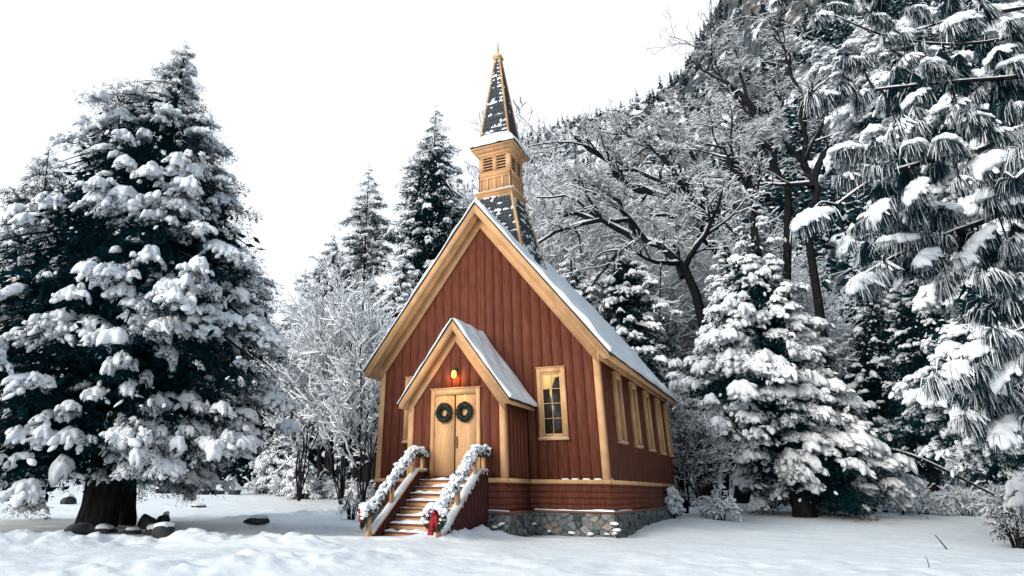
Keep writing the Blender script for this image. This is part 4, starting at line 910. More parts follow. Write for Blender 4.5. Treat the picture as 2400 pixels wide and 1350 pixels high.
def branch_out(wood, twig, sn, P, R_, g, levels, trop=.1, fat=1.0, wander=.18, snow_r=.012, cover=.92):
    """P (n, m, 3), R_ (n, m): limbs; children grow from them level after level. levels: dicts of n (children), len, ang, m, rad"""
    tubes(wood, P, R_, 7); snow_line(sn, P, R_, g, cover, fat, snow_r * 2)
    for li, lv in enumerate(levels):
        n, m, _ = P.shape; c = lv['n']; k = np.repeat(np.arange(n), c); N = len(k)
        t = np.clip(lv.get('t0', .15) + (1 - lv.get('t0', .15)) * (np.tile((np.arange(c) + .5) / c, n) + g.uniform(-.5, .5, N) / c), .02, .99) * (m - 1)
        i = np.minimum(t.astype(int), m - 2); f = (t - i)[:, None]; st = P[k, i] * (1 - f) + P[k, i + 1] * f; r = R_[k, i] * (1 - f[:, 0]) + R_[k, i + 1] * f[:, 0]
        par = nrm(P[k, i + 1] - P[k, i]); rnd = nrm(np.cross(par, g.normal(size=(N, 3)))); ang = g.normal(lv.get('ang', .8), .2, N)[:, None]
        d = nrm(par * np.cos(ang) + rnd * np.sin(ang) + np.array([0, 0, lv.get('trop', trop)])); plen = np.linalg.norm(np.diff(P, axis=1), axis=-1).sum(1)[k]
        ln = (plen * lv['len'] * g.uniform(.5, 1.2, N) * (1.15 - .55 * t / (m - 1))) if 'abs' not in lv else lv['abs'] * g.uniform(.5, 1.3, N)
        mm = lv.get('m', 4); Q = np.zeros((N, mm + 1, 3)); Q[:, 0] = st
        for j in range(mm):
            d = nrm(d + g.normal(size=(N, 3)) * wander + np.array([0, 0, lv.get('trop', trop) * .5])); Q[:, j + 1] = Q[:, j] + d * (ln / mm)[:, None]
        rad = np.minimum(r * .75, lv.get('rad', 1) * np.maximum(ln * .016, .006)); S_ = rad[:, None] * np.linspace(1, .35, mm + 1)
        S_ = np.maximum(S_, lv.get('rmin', .006))
        thick = li < 1
        tubes(wood if thick else twig, Q, S_, 5 if thick else 3); snow_line(sn, Q, S_, g, cover, fat * lv.get('fat', 1), snow_r, 4 if thick else 3)
        P, R_ = Q, S_
def bare_tree(name, label, base, limbs, seed, levels, group=None, fat=1.15, trop=.06, bark=BARK_OAK, wander=.20, snow_r=.034, cat='tree', cover=.92, loc=None):
    """limbs: (points, r0, r1) centre lines from the root up"""
    g = np.random.RandomState(seed); wood, twig, sn = MB(), MB(), MB(); m = 12
    P = np.stack([catmull(p, m) for p, _, _ in limbs]); P[:, 1:] += g.normal(size=P[:, 1:].shape) * .04 * np.linalg.norm(P[:, -1] - P[:, 0], axis=-1)[:, None, None] * .25
    R_ = np.stack([r0 + (r1 - r0) * np.linspace(0, 1, m) ** .8 for _, r0, r1 in limbs])
    branch_out(wood, twig, sn, P, R_, g, levels, trop, fat, wander, snow_r, cover)
    root = thing(name, label, cat, base, group)
    for mb, nm, m_, s_ in ((wood, 'trunk', bark, True), (twig, 'twigs', TWIG, False), (sn, 'snow_load', SNOW_TREE, False)):
        if mb.n: o = mb.build(nm, m_, None, base, s_); o.location = (0, 0, 0); o.parent = root
    return root
LD = 40
def px_limb(pts, r0, r1):
    """a limb through pixels, with its own depth at each"""
    return ([at_depth(x, y, LD + dz) for x, y, dz in pts], r0, r1)
LV_OAK = [dict(n=9, len=.24, ang=.75, m=6, t0=.3, rad=2.0), dict(n=6, len=.55, ang=.75, m=4, rad=1.9), dict(n=4, len=.6, ang=.8, m=3, rmin=.016), dict(n=3, abs=.6, ang=.7, m=2, rmin=.012)]
# oaks behind the chapel, leaning out towards it
D = 44
bo = base_at(1735, D); LD = D
O1 = bare_tree('oak_tree', 'leaning black oak with long snowy limbs reaching from behind the conical fir to the steeple', bo,
    [px_limb([(1735, 1190, 0), (1745, 900, 0), (1735, 680, -.5), (1690, 590, -1), (1640, 520, -1.5), (1560, 462, -2), (1475, 452, -2.5), (1440, 405, -3), (1395, 355, -3), (1340, 312, -3.5)], 0.50, 0.08),
     px_limb([(1738, 700, 0), (1700, 585, .5), (1650, 505, 1), (1605, 435, 1.5), (1560, 385, 1.5), (1505, 330, 2), (1470, 280, 2.2)], 0.35, 0.08),
     px_limb([(1735, 720, 0), (1690, 610, -2), (1640, 555, -3), (1580, 512, -4), (1500, 505, -4.6)], 0.30, 0.08),
     px_limb([(1560, 462, -2), (1490, 440, -2), (1420, 452, -1), (1370, 420, -1)], 0.22, 0.08),
     px_limb([(1690, 590, -1), (1620, 480, 0), (1545, 425, .5), (1465, 398, .5), (1400, 418, 0), (1325, 400, -.5)], 0.24, 0.08),
     px_limb([(1640, 520, -1.5), (1545, 500, -2.5), (1455, 520, -3), (1375, 498, -3), (1300, 505, -3)], 0.19, 0.08),
     px_limb([(1605, 435, 1.5), (1535, 350, 2), (1455, 312, 2), (1375, 300, 2)], 0.17, 0.08),
     px_limb([(1650, 505, 1), (1645, 405, 1), (1605, 340, 1), (1535, 285, 1)], 0.19, 0.08),
     px_limb([(1605, 435, 1.5), (1585, 360, 1.5), (1590, 300, 2)], 0.15, 0.08)], 11, LV_OAK, 'snowy bare oaks')
bo = base_at(1650, D - 4); LD = D - 4
bare_tree('oak_tree', 'bare oak with a thick snowy limb arching low over the chapel roof', bo,
    [px_limb([(1660, 1190, 0), (1680, 900, 0), (1650, 720, 0), (1600, 650, -.5), (1545, 590, -1), (1490, 552, -1.5), (1430, 527, -2), (1388, 515, -2), (1330, 537, -2.5), (1262, 572, -3)], 0.43, 0.08),
     px_limb([(1388, 515, -2), (1345, 500, -2), (1300, 515, -1.5), (1270, 490, -1)], 0.17, 0.08),
     px_limb([(1600, 650, -.5), (1580, 560, 0), (1600, 480, .5)], 0.22, 0.08),
     px_limb([(1490, 552, -1.5), (1450, 480, -1), (1400, 440, -1), (1340, 420, -1)], 0.19, 0.08)], 12, LV_OAK, 'snowy bare oaks')
bo = base_at(1850, D + 6); LD = D + 6
bare_tree('oak_tree', 'tall oak rising above the conical fir and forking into many dark snowy limbs', bo,
    [px_limb([(1850, 1190, 0), (1845, 800, 0), (1838, 500, 0), (1828, 410, 0), (1812, 350, 0), (1778, 305, 0), (1742, 235, 0), (1700, 185, 0), (1655, 150, 0), (1612, 128, 0)], 0.43, 0.08),
     px_limb([(1812, 350, 0), (1760, 320, .5), (1700, 285, 1), (1650, 265, 1), (1600, 230, 1)], 0.28, 0.08),
     px_limb([(1778, 305, 0), (1745, 210, -1), (1725, 130, -1), (1700, 70, -1)], 0.22, 0.08),
     px_limb([(1828, 410, 0), (1770, 330, -1), (1690, 300, -1.5), (1620, 290, -2)], 0.24, 0.08),
     px_limb([(1812, 350, 0), (1830, 250, 0), (1815, 160, .5), (1830, 90, .5)], 0.22, 0.08)], 13, LV_OAK, 'snowy bare oaks')
bo = base_at(1930, D + 2); LD = D + 2
bare_tree('oak_tree', 'dark oak forking low like a V behind the pine boughs', bo,
    [px_limb([(1925, 1190, 0), (1920, 800, 0), (1910, 520, 0), (1898, 400, 0), (1880, 310, 0), (1872, 230, 0), (1850, 160, 0), (1830, 90, 0)], 0.41, 0.08),
     px_limb([(1905, 440, 0), (1925, 375, 0), (1965, 330, -.5), (1990, 260, -1), (2000, 180, -1)], 0.35, 0.08),
     px_limb([(1880, 310, 0), (1910, 230, 1), (1925, 140, 1)], 0.22, 0.08),
     px_limb([(1898, 400, 0), (1840, 330, -1), (1800, 280, -1)], 0.22, 0.08)], 14, LV_OAK, 'snowy bare oaks')
bo = base_at(1790, D - 5); LD = D - 5
bare_tree('oak_tree', 'slender dark oak limb slanting up beside the fir top', bo,
    [px_limb([(1800, 1190, 0), (1790, 800, 0), (1775, 540, 0), (1755, 445, 0), (1735, 400, 0), (1700, 372, 0), (1670, 330, 0)], 0.37, 0.08),
     px_limb([(1755, 445, 0), (1745, 380, .5), (1760, 320, .5), (1800, 300, .5)], 0.17, 0.08)], 15, LV_OAK[:3] + [dict(n=3, abs=.5, ang=.7, m=2, rmin=.007)], 'snowy bare oaks')

# ---- the woods behind, left of the chapel
def pine(label, px, d, rows, seed, nb, per, size, snow, tr=.22, name='pine_tree', group='pines behind the chapel', **k):
    b = base_at(px, d); r_ = outline(b, rows, d); kw = dict(rise=.18, droop=.30, inner=.30, gap=.3, side=.30, core=0, gapf=.8, shrink=.15, blade=42, bl=.62, bw=.10, nb_caps=2); kw.update(k)
    kw['nbc'] = kw.pop('nb_caps')
    return conifer(name, label, 'tree', b, r_, seed, nb=nb, per=per, size=size, snow=snow, trunk_r=tr, group=group, **kw)
pine('slim open pine showing its bare trunk against the white sky', 828, 58, [(388, 863, 867), (420, 848, 886), (470, 828, 898), (530, 818, 912), (600, 815, 915), (650, 820, 905), (710, 835, 890)], 21, 95, 4, .75, .35, jit=.25, tr=.2)
pine('tallest dark pine rising close behind the left roof slope', 985, 52, [(247, 1020, 1024), (290, 1002, 1042), (340, 980, 1062), (400, 958, 1078), (460, 945, 1092), (530, 930, 1095), (600, 918, 1080), (680, 895, 1050), (780, 880, 1010), (880, 880, 990)], 22, 190, 5, .85, .35, jit=.2, tr=.3, core=500)
pine('bushy dark fir with dusted tips beside the slim open pine', 772, 60, [(552, 778, 783), (590, 755, 808), (640, 735, 830), (700, 712, 842), (770, 700, 850), (860, 690, 850)], 23, 130, 5, .9, .5, name='fir_tree', tr=.3, core=500)
pine('rounded frosty fir at the edge of the great cedar', 705, 62, [(632, 712, 718), (670, 690, 742), (720, 672, 765), (800, 655, 785), (900, 645, 790), (1000, 645, 790)], 24, 120, 5, .9, .75, name='fir_tree', tr=.3, core=400)
pine('distant pine top peeping out beside the steeple base', 1105, 64, [(422, 1106, 1109), (460, 1092, 1124), (520, 1082, 1136), (600, 1070, 1150), (720, 1060, 1160)], 25, 80, 4, .8, .4, tr=.22)
pine('lone dark pine on the far left standing behind the great cedar', 10, 46, [(332, 114, 118), (365, 92, 138), (410, 55, 150), (460, 28, 150), (520, 0, 135), (580, -30, 120), (650, -60, 100), (760, -90, 90)], 26, 130, 4, .75, .03, tr=.26, jit=.25)
def fir(label, px, d, rows, seed, nb, per, size, snow, tr=.2, name='fir_tree', group='snowy firs round the chapel', py=1185, **k):
    b = base_at(px, d, py); kw = dict(rise=.08, droop=.45, inner=.35, gap=.35, side=.40, core=250, gapf=1.2); kw.update(k)
    return conifer(name, label, 'tree', b, outline(b, rows, d), seed, nb=nb, per=per, size=size, snow=snow, trunk_r=tr, group=group, **kw)
fir('snow clumped fir touching the left wall of the chapel with a bare dark trunk', 872, 42, [(560, 950, 960), (640, 905, 985), (720, 880, 985), (800, 855, 975), (900, 845, 960), (980, 838, 945), (1060, 845, 930)], 31, 120, 5, .9, .6, tr=.34)
fir('small snowy fir with drooping fronds among the dark trunks', 705, 42, [(1000, 698, 706), (1040, 680, 722), (1090, 664, 738), (1155, 655, 752)], 32, 70, 4, .5, .75, tr=.1, core=120)
fir('snow streaked young fir deep in shade behind the boulders', 640, 46, [(930, 642, 650), (990, 615, 675), (1060, 598, 690), (1150, 590, 695)], 33, 80, 4, .6, .55, tr=.12, core=150)
# copies of a wood fir, deeper in
wood = fir('shadowy fir in the wood behind the boulders and the great cedar', 560, 66, [(860, 556, 562), (920, 525, 595), (1000, 500, 620), (1080, 490, 630), (1160, 485, 635)], 34, 130, 5, .9, .06, tr=.2, group='shadowy firs deep in the wood', core=400)
g = np.random.RandomState(77)
for i, (px, d, sc) in enumerate(((460, 70, 1.1), (640, 76, 1.3), (745, 72, 1.25), (800, 82, 1.5), (850, 70, 1.2), (905, 78, 1.5), (700, 92, 1.7), (600, 95, 1.6), (380, 80, 1.3), (260, 72, 1.1), (150, 85, 1.4), (30, 75, 1.2))):
    copy_thing(wood, base_at(px, d), g.uniform(0, 6.28), sc * g.uniform(.9, 1.1), 'shadowy fir in the wood behind the boulders and the great cedar')
# dark bare trunks standing in the wood
for i, (px, d, r_, lean, top, lab) in enumerate(((772, 47, .30, -4, 820, 'straight dark trunk nearest the small drooping fir'), (858, 55, .34, 4, 800, 'dark trunk half hidden by the clumped fir'), (505, 50, .26, 0, 860, 'dark trunk in the shade right of the great cedar'), (745, 60, .22, 6, 850, 'thin dark trunk deep behind the frosted trees'))):
    b = base_at(px, d); mb, fo, sn = MB(), MB(), MB(); tp = at_depth(px + lean, top, d); trunk_tube(mb, b, tp, r_, r_ * .6, .35, seed=i)
    k = 26; g = np.random.RandomState(900 + i); t = g.uniform(.45, 1, k); T = b + (tp - b) * t[:, None]; D_ = nrm(g.normal(size=(k, 3)) * (1, 1, .2)); clumps(fo, sn, T + D_ * g.uniform(.5, 1.8, (k, 1)), D_, g.uniform(.6, 1.1, k), g, snow=np.full(k, .4))
    finish(thing('pine_tree', lab, 'tree', b, 'dark trunks in the wood'), b, mb, fo, sn, BARK, NEEDLE)
# frosted saplings and bushes
LV_FROST = [dict(n=8, len=.48, ang=.55, m=5, t0=.2, rad=1), dict(n=7, len=.5, ang=.6, m=4), dict(n=5, len=.55, ang=.65, m=3, rmin=.009)]
def frost_tree(label, px, d, top, wid, seed, nl=7, lean=0, levels=LV_FROST, fat=1.4, name='frosted_tree', group='frosted leafless trees by the wood', r0=.06, snow_r=.040, py=1185, spread=1.0, cat='tree'):
    b = base_at(px, d, py); g = np.random.RandomState(seed); limbs = []; H = at_depth(px, top, d)[2] - b[2]
    for i in range(nl):
        a = (i + .5) / nl * 2 - 1 + g.uniform(-.1, .1); q = a * wid; f = g.uniform(-.6, .6) * wid; h = H * (1 - .35 * abs(a)) * g.uniform(.85, 1.05)
        e = b + RH * (q + lean) + FH * f + np.array([0, 0, h]); m1 = b + RH * (q * .25 + lean * .3) + FH * f * .25 + np.array([0, 0, h * .42]); m2 = b + RH * (q * .62 + lean * .65) + FH * f * .6 + np.array([0, 0, h * .75])
        limbs.append(([b - (0, 0, .3), m1, m2, e], r0 * g.uniform(.6, 1), .025))
    return bare_tree(name, label, b, limbs, seed, levels, group, fat=fat, trop=.05, wander=.2, snow_r=snow_r, cat=cat)
frost_tree('white frosted tree with branches fanning up and left before the dark trunks', 800, 38, 690, 3.4, 41, 9, -1.2)
frost_tree('frosted tree tangled against the flank of the great cedar', 700, 40, 720, 2.6, 42, 7, -.2)
frost_tree('low frosted tree with fine arching twigs by the left corner of the chapel', 850, 36, 800, 2.0, 43, 7, -.6)
frost_tree('frosted tree further back between the rounded fir and the bushy fir', 755, 50, 680, 3.6, 44, 8, 0)
LV_BUSH = [dict(n=7, len=.5, ang=.7, m=4, t0=.25), dict(n=5, len=.5, ang=.7, m=3, rmin=.008)]
def bush(label, px, py, d, wid, h, seed, nl=14, droop=.6, levels=LV_BUSH, fat=1.7, group='low bushes bowed under snow', name='snowy_bush', snow_r=.022, base=None):
    b = base_at(px, d, py) if base is None else base; g = np.random.RandomState(seed); limbs = []
    for i in range(nl):
        a = g.uniform(0, 2 * PI); r_ = wid * g.uniform(.35, 1); dv = math.cos(a) * RH + math.sin(a) * .6 * FH; hh = h * g.uniform(.6, 1.1); s0 = b + dv * r_ * .15
        limbs.append(([s0 - (0, 0, .2), s0 + dv * r_ * .3 + (0, 0, hh * .75), s0 + dv * r_ * .65 + (0, 0, hh), s0 + dv * r_ + (0, 0, hh * (1 - droop))], .022, .008))
    return bare_tree(name, label, b, limbs, seed, levels, group, fat=fat, trop=-.05, wander=.25, snow_r=snow_r, cat='bush')
for i, (px, d, wd, h, lab) in enumerate(((612, 46, 1.0, .7, 'low snow bowed bush nearest the boulders'), (665, 45, 1.1, .75, 'low snow bowed bush second from the boulders'), (712, 44, 1.1, .8, 'low snow bowed bush in front of the small drooping fir'), (757, 43, 1.0, .8, 'low snow bowed bush below the straight dark trunk'), (800, 42, 1.0, .75, 'low snow bowed bush below the leaning pine trunk'), (840, 40, .9, .7, 'low snow bowed bush closest to the front steps'))):
    bush(lab, px, 1160, d, wd, h, 50 + i, fat=2.2)
bush('wispy frosted grass clump beside the foot of the steps', 822, 1215, 27, .55, .65, 57, 22, .5, [dict(n=3, len=.5, ang=.5, m=3, rmin=.006)], 1.2, None, 'frosted_grass', .012)

# ---- the woods right of the chapel
fir('dusky fir seen just beyond the roof ridge below the arching limb', 1345, 42, [(548, 1336, 1342), (590, 1312, 1368), (640, 1295, 1395), (720, 1280, 1420), (820, 1270, 1450), (950, 1270, 1480)], 61, 130, 5, .75, .55, tr=.25)
fir('wide dark fir with drooping snow tipped sprays behind the roof', 1490, 41, [(536, 1446, 1454), (590, 1405, 1500), (660, 1370, 1560), (740, 1370, 1595), (840, 1400, 1630), (940, 1450, 1650), (1050, 1500, 1660), (1140, 1520, 1660)], 62, 180, 5, .8, .5, tr=.3)
fir('narrow snowy fir leaning on the shoulder of the conical fir', 1700, 36, [(572, 1686, 1693), (610, 1664, 1708), (670, 1645, 1725), (760, 1632, 1740), (880, 1620, 1760), (1000, 1625, 1760)], 63, 110, 5, .7, .85, tr=.18)
fir('dim fine twigged fir in the shade right of the conical fir', 2050, 52, [(620, 2040, 2050), (700, 2000, 2100), (800, 1975, 2140), (900, 1960, 2170), (1000, 1955, 2190), (1120, 1965, 2200)], 64, 190, 6, .6, .08, tr=.3, core=500, gap=.18)
fir('tall shaded fir behind the hanging pine boughs', 2190, 48, [(430, 2176, 2186), (540, 2130, 2230), (660, 2100, 2270), (800, 2080, 2300), (920, 2075, 2310), (1040, 2085, 2310), (1120, 2090, 2300)], 65, 260, 6, .65, .02, tr=.35, core=600, gap=.15)
fir('shaded fir at the far right edge of the clearing', 2370, 42, [(480, 2365, 2375), (600, 2310, 2430), (760, 2270, 2470), (900, 2250, 2490), (1050, 2240, 2500), (1130, 2250, 2490)], 66, 230, 6, .65, .06, tr=.3, core=500)
fir('near fir heaped with thick snow at the right edge under the pine boughs', 2480, 17.5, [(540, 2455, 2480), (600, 2380, 2560), (660, 2290, 2640), (740, 2210, 2700), (830, 2135, 2750), (900, 2150, 2750), (980, 2215, 2720), (1060, 2260, 2700)], 67, 230, 6, .62, .12, tr=.3, core=900, py=1230, gap=.25)
fir('tiny white sapling at the edge of the clearing', 2112, 36, [(1122, 2110, 2114), (1140, 2098, 2126), (1165, 2088, 2138), (1182, 2088, 2136)], 68, 30, 3, .3, 1.0, tr=.04, core=20)
fir('little snow buried sapling against the side wall of the chapel', 1580, 27.5, [(1142, 1568, 1584), (1160, 1556, 1594), (1185, 1546, 1602), (1212, 1536, 1612)], 69, 34, 3, .34, 1.0, tr=.04, core=40, py=1212)
wr = fir('dark fir of the backdrop on the mountain foot behind the oaks', 1420, 74, [(500, 1416, 1424), (600, 1385, 1455), (720, 1360, 1480), (860, 1345, 1500), (1100, 1340, 1505)], 70, 150, 5, 1.0, .5, tr=.3, group='dark firs at the mountain foot', core=500)
g = np.random.RandomState(78)
for i, (px, d, sc) in enumerate(((1300, 82, .95), (1560, 78, .9), (1640, 86, 1.0), (1740, 80, .95), (1830, 90, 1.1), (1900, 76, .9), (1980, 84, 1.0), (2060, 78, 1.0), (2150, 88, 1.15), (2240, 76, 1.0), (2320, 84, 1.1), (2420, 78, 1.0), (1250, 92, 1.0))):
    copy_thing(wr, base_at(px, d), g.uniform(0, 6.28), sc, 'dark fir of the backdrop on the mountain foot behind the oaks')
big = fir('unseen tall fir added right of the view to keep light off the chapel side', 2800, 21, [(-250, 2790, 2810), (100, 2600, 3000), (500, 2480, 3120), (900, 2420, 3180), (1180, 2440, 3160)], 71, 200, 6, 1.1, .5, tr=.4, group='unseen firs added on the right to block light', core=900)  # this fir and its copies stand out of view, added to shade the side wall
g = np.random.RandomState(80)
for px, d, sc in ((3080, 30, .95), (3700, 17, .85), (3180, 28, 1.1), (3900, 20, 1.0), (3040, 36, 1.0), (4300, 13, .9), (3500, 30, 1.15), (3330, 17.5, .9), (3600, 13, .8), (3160, 25, 1.0)):
    copy_thing(big, base_at(px, d), g.uniform(0, 6.28), sc, 'unseen tall fir added right of the view to keep light off the chapel side')
# frosted thicket behind the roof: rounded, twiggy crowns
LV_TH = [dict(n=9, len=.5, ang=.6, m=6, t0=.2), dict(n=7, len=.5, ang=.65, m=4), dict(n=4, len=.55, ang=.7, m=3, rmin=.014)]
th0 = frost_tree('pale frosted tree with fine twigs in the thicket behind the roof and steeple', 1300, 58, 400, 6.0, 81, 11, 0, LV_TH, 1.2, 'frosted_tree', 'pale frosted trees of the thicket', .14, .062)
g = np.random.RandomState(79)
for i, (px, d, sc) in enumerate(((1240, 66, 1.1), (1390, 54, .85), (1480, 62, 1.0), (1570, 56, .8), (1660, 64, .95), (1760, 58, .75), (1420, 72, 1.25), (1850, 64, .8), (1960, 60, .75))):
    copy_thing(th0, base_at(px, d), g.uniform(0, 6.28), sc, 'pale frosted tree with fine twigs in the thicket behind the roof and steeple')
frost_tree('blue shaded frosted shrub filling the gap between the chapel and the conical fir', 1655, 30.5, 985, 1.5, 91, 12, -.2, LV_FROST, 1.0, 'frosted_shrub', 'frosted shrubs beside the chapel', .05, .014, 1215, cat='bush')
frost_tree('frosted shrub with slanting twigs rising against the rear wall corner', 1610, 31.5, 930, 1.1, 92, 9, .1, LV_FROST, 1.0, 'frosted_shrub', 'frosted shrubs beside the chapel', .05, .014, 1215, cat='bush')
for i, (px, py, d, wd, h, lab) in enumerate(((1690, 1210, 29, .9, .7, 'low frosted bush under the left skirt of the conical fir'), (1960, 1195, 40, 1.2, .8, 'grey twiggy bush just right of the conical fir trunk'), (2060, 1192, 38, 1.5, .8, 'arching white bush beside the tiny white sapling'), (2160, 1192, 37, 1.5, .9, 'arching white bush right of the tiny white sapling'), (2260, 1192, 36, 1.5, .9, 'arching white bush in the middle of the long snowy row'), (2360, 1192, 35, 1.5, .95, 'arching white bush at the far end of the long snowy row'))):
    bush(lab, px, py, d, wd, h, 95 + i, 16, fat=1.7)
bush('grey twiggy bush standing alone in the open snow on the right', 2375, 1262, 17.5, .8, .55, 110, 18, .3, LV_BUSH, .8, 'twiggy plants in the open snow', 'snowy_bush', .008)

# ---- the long needled pine whose boughs hang in from the right
def hanging_pine():
    g = np.random.RandomState(123); base = base_at(3300, 8.6, 1300); fol, sn, wd = MB(), MB(), MB()
    top = base + np.array([.9, .4, 16.0]); trunk_tube(wd, base, top, .36, .10, .25, seed=4)
    lim = [([(3180, -60, 8.0), (2700, -40, 7.6), (2420, 15, 7.2), (2250, 42, 7.0), (2150, 70, 6.9)]), ([(3180, 120, 8.0), (2700, 130, 7.8), (2400, 178, 7.4), (2260, 190, 7.3), (2100, 205, 7.1), (1960, 222, 7.0)]),
           ([(3180, 240, 7.8), (2700, 250, 7.5), (2400, 300, 7.0), (2300, 350, 6.8), (2150, 385, 6.8), (2050, 420, 6.8), (1960, 480, 6.8)]), ([(3180, 330, 8.4), (2600, 380, 8.4), (2350, 500, 8.3), (2230, 545, 8.2), (2100, 600, 8.1), (2000, 660, 8.0)]),
           ([(3180, 20, 8.8), (2600, 40, 9.0), (2300, 100, 9.2), (2100, 90, 9.3), (1940, 30, 9.3)]), ([(3180, 560, 7.8), (2700, 640, 7.4), (2480, 740, 7.0), (2330, 800, 6.8), (2220, 850, 6.8)]),
           ([(3180, 700, 8.4), (2650, 800, 8.2), (2400, 900, 8.0), (2300, 950, 7.9)]), ([(3180, 200, 7.2), (2700, 260, 6.6), (2480, 340, 6.2), (2380, 420, 6.0)]), ([(3180, -200, 8.6), (2500, -120, 8.8), (2150, -60, 9.0), (1880, -30, 9.0)])]
    C_ = [catmull([at_depth(*q) for q in l], 40) for l in lim]; P = np.stack(C_); R_ = np.tile(np.linspace(.05, .012, 40), (len(C_), 1)); tubes(wd, P, R_, 6); snow_line(sn, P, R_, g, 1, .9, .02, 5)
    MS = 1.22
    mops = [(2248, 45, 1.25), (2122, 136, 1.1), (2082, 86, .9), (2005, 140, .85), (1921, 35, 1.0), (1956, 12, .8), (1830, -6, .8), (1926, 222, 1.15), (2022, 217, .9), (2102, 292, 1.1), (2001, 348, .9), (1996, 413, 1.0), (1900, 505, 1.15), (2052, 494, .9), (2112, 509, .8), (2243, 242, .9), (2290, 272, 1.0),
            (2334, 126, .95), (2375, 60, 1.0), (2304, 383, 1.5), (2370, 460, 1.6), (2142, 225, .8), (2143, 440, .9), (2203, 484, .85), (2122, 564, 1.0), (2022, 655, 1.0), (2072, 622, .8), (2173, 594, .9), (2218, 640, .95), (2340, 305, 1.0), (2150, 340, .8), (2220, 330, .9), (2060, 40, .8), (2150, 20, .8), (2310, 20, 1.0),
            (2290, 815, .95), (2240, 860, .9), (2345, 775, .9), (2195, 880, .8), (2310, 905, .95), (2370, 850, 1.0), (2385, 960, 1.0), (2270, 970, .85), (2350, 1000, .9), (2390, 690, 1.0), (2380, 560, 1.0), (2290, 560, .9), (2260, 600, .8), (2330, 640, .9), (2400, 250, 1.0), (2420, 350, 1.2), (2250, 420, .8), (2190, 150, .8), (2400, 150, 1.0), (1985, 560, .7)]
    dark = [(g.uniform(2060, 2420) + 0 * q, g.uniform(-20, 640), g.uniform(.8, 1.2)) for q in range(34)] + [(g.uniform(2260, 2420), g.uniform(560, 1020), g.uniform(.8, 1.1)) for q in range(16)]
    for mi, (px, py, sz) in enumerate(mops + dark):
        sz = sz * MS; wf = (.34, .12) if mi < len(mops) else (.10, .04)
        best = None
        for l in range(len(C_)):      # hang it from the nearest bough
            v = ray(px, py); v = v / (v @ FH); dq = C_[l] - CAM; t = (dq @ FH); pp = CAM + v * t[:, None]; e = np.linalg.norm(pp - C_[l], axis=1); e = e + 3 * (C_[l] @ RH < (pp @ RH) - .05); k = e.argmin()
            if best is None or e[k] < best[0]: best = (e[k], l, k)
        _, l, k = best; A_ = C_[l][k]; dpt = (A_ - CAM) @ FH + g.uniform(-.25, .1) + (.7 if mi >= len(mops) else 0); T = at_depth(px, py, dpt); sz = sz * dpt / 6.9
        tw = catmull([A_, A_ * .45 + T * .55 + (0, 0, .10), T], 8); tubes(wd, tw[None], np.linspace(.016, .007, 8)[None], 5); snow_line(sn, tw[None], np.linspace(.016, .007, 8)[None], g, 1, .9, .014, 4)
        d = nrm(T - A_ + (-RH * .25) + (0, 0, -.05)); d[2] = min(max(d[2], -.45), .15); d = nrm(d); R = frames(d[None])[0]
        for sub in range(2):
            Ts = T - d * (.20 * sub * sz) + (R[:, 1] * g.normal() * .11 + R[:, 2] * g.normal() * .03) * sz * (sub > 0); ss = sz * (1, .75)[sub] * g.uniform(.8, 1.15); ds = nrm(d + g.normal(size=3) * (.12, .12, .10) + (0, 0, -.08 * sub)); Rs = frames(ds[None])[0]
            n = int(560 * ss); u = g.uniform(-.20, .14, n) * ss; a = g.uniform(0, 2 * PI, n); fw = g.uniform(.2, 1.0, n)
            rad = np.cos(a)[:, None] * Rs[:, 1] + np.sin(a)[:, None] * Rs[:, 2]; D_ = nrm(ds * fw[:, None] + rad * g.uniform(.2, .8, (n, 1)) + (0, 0, -.62)); B = Ts + ds * u[:, None] + rad * .01; Ln = g.uniform(.13, .28, n) * ss ** .5
            M1 = B + D_ * (Ln * .5)[:, None]; E1 = M1 + nrm(D_ + np.array([0, 0, -1.5])) * (Ln * .6)[:, None]
            sd = nrm(np.cross(D_, g.normal(size=(n, 3)))) * (g.uniform(.0017, .0036, n) * ss ** .5)[:, None]
            white = g.rand(n) < np.where(np.sin(a) * Rs[2, 2] > -.2, *wf)
            for mb, w_, kk in ((fol, ~white, .9), (sn, white, 1.3)):
                V = np.stack([B - sd * kk, B + sd * kk, M1 - sd * kk * 1.1, M1 + sd * kk * 1.1, E1 - sd * kk * .4, E1 + sd * kk * .4], 1)[w_]; nn = w_.sum(); i = (np.arange(nn) * 6)[:, None]
                mb.add(V.reshape(-1, 3), np.concatenate([i + [[0, 1, 3, 2]], i + [[2, 3, 5, 4]]]))
        if mi < len(mops) and (g.rand() < .45 or sz > 1.5 * dpt / 6.9):
            X = np.array([T + d * .02 * sz + (0, 0, .012 * sz), T - d * .12 * sz + (0, 0, .015), T + d * .14 * sz - (0, 0, .02)]); S_ = np.array([[.16, .19, .13], [.12, .14, .10], [.12, .14, .10]]) * sz * g.uniform(.75, 1.15, (3, 1))
            stamp(sn, CAPS, frames(np.tile(d, (3, 1)) + g.normal(size=(3, 3)) * .12), S_, X, g)
        m = int(26 * sz) if mi < len(mops) else 4; a = g.uniform(0, 2 * PI, m); q = g.uniform(.3, 1, m); X = T + np.outer(np.cos(a) * q * .17 * sz, R[:, 0]) + np.outer(np.sin(a) * q * .14 * sz, R[:, 1]) + np.outer(.02 - .10 * q ** 2 * sz, (0, 0, 1))
        o_ = np.outer(np.cos(a), R[:, 0]) + np.outer(np.sin(a), R[:, 1]); stamp(sn, DROP, frames(o_ * .7 + (0, 0, -.9)), np.stack([g.uniform(.03, .075, m), g.uniform(.010, .02, m), g.uniform(.010, .02, m)], -1) * sz, X, g)
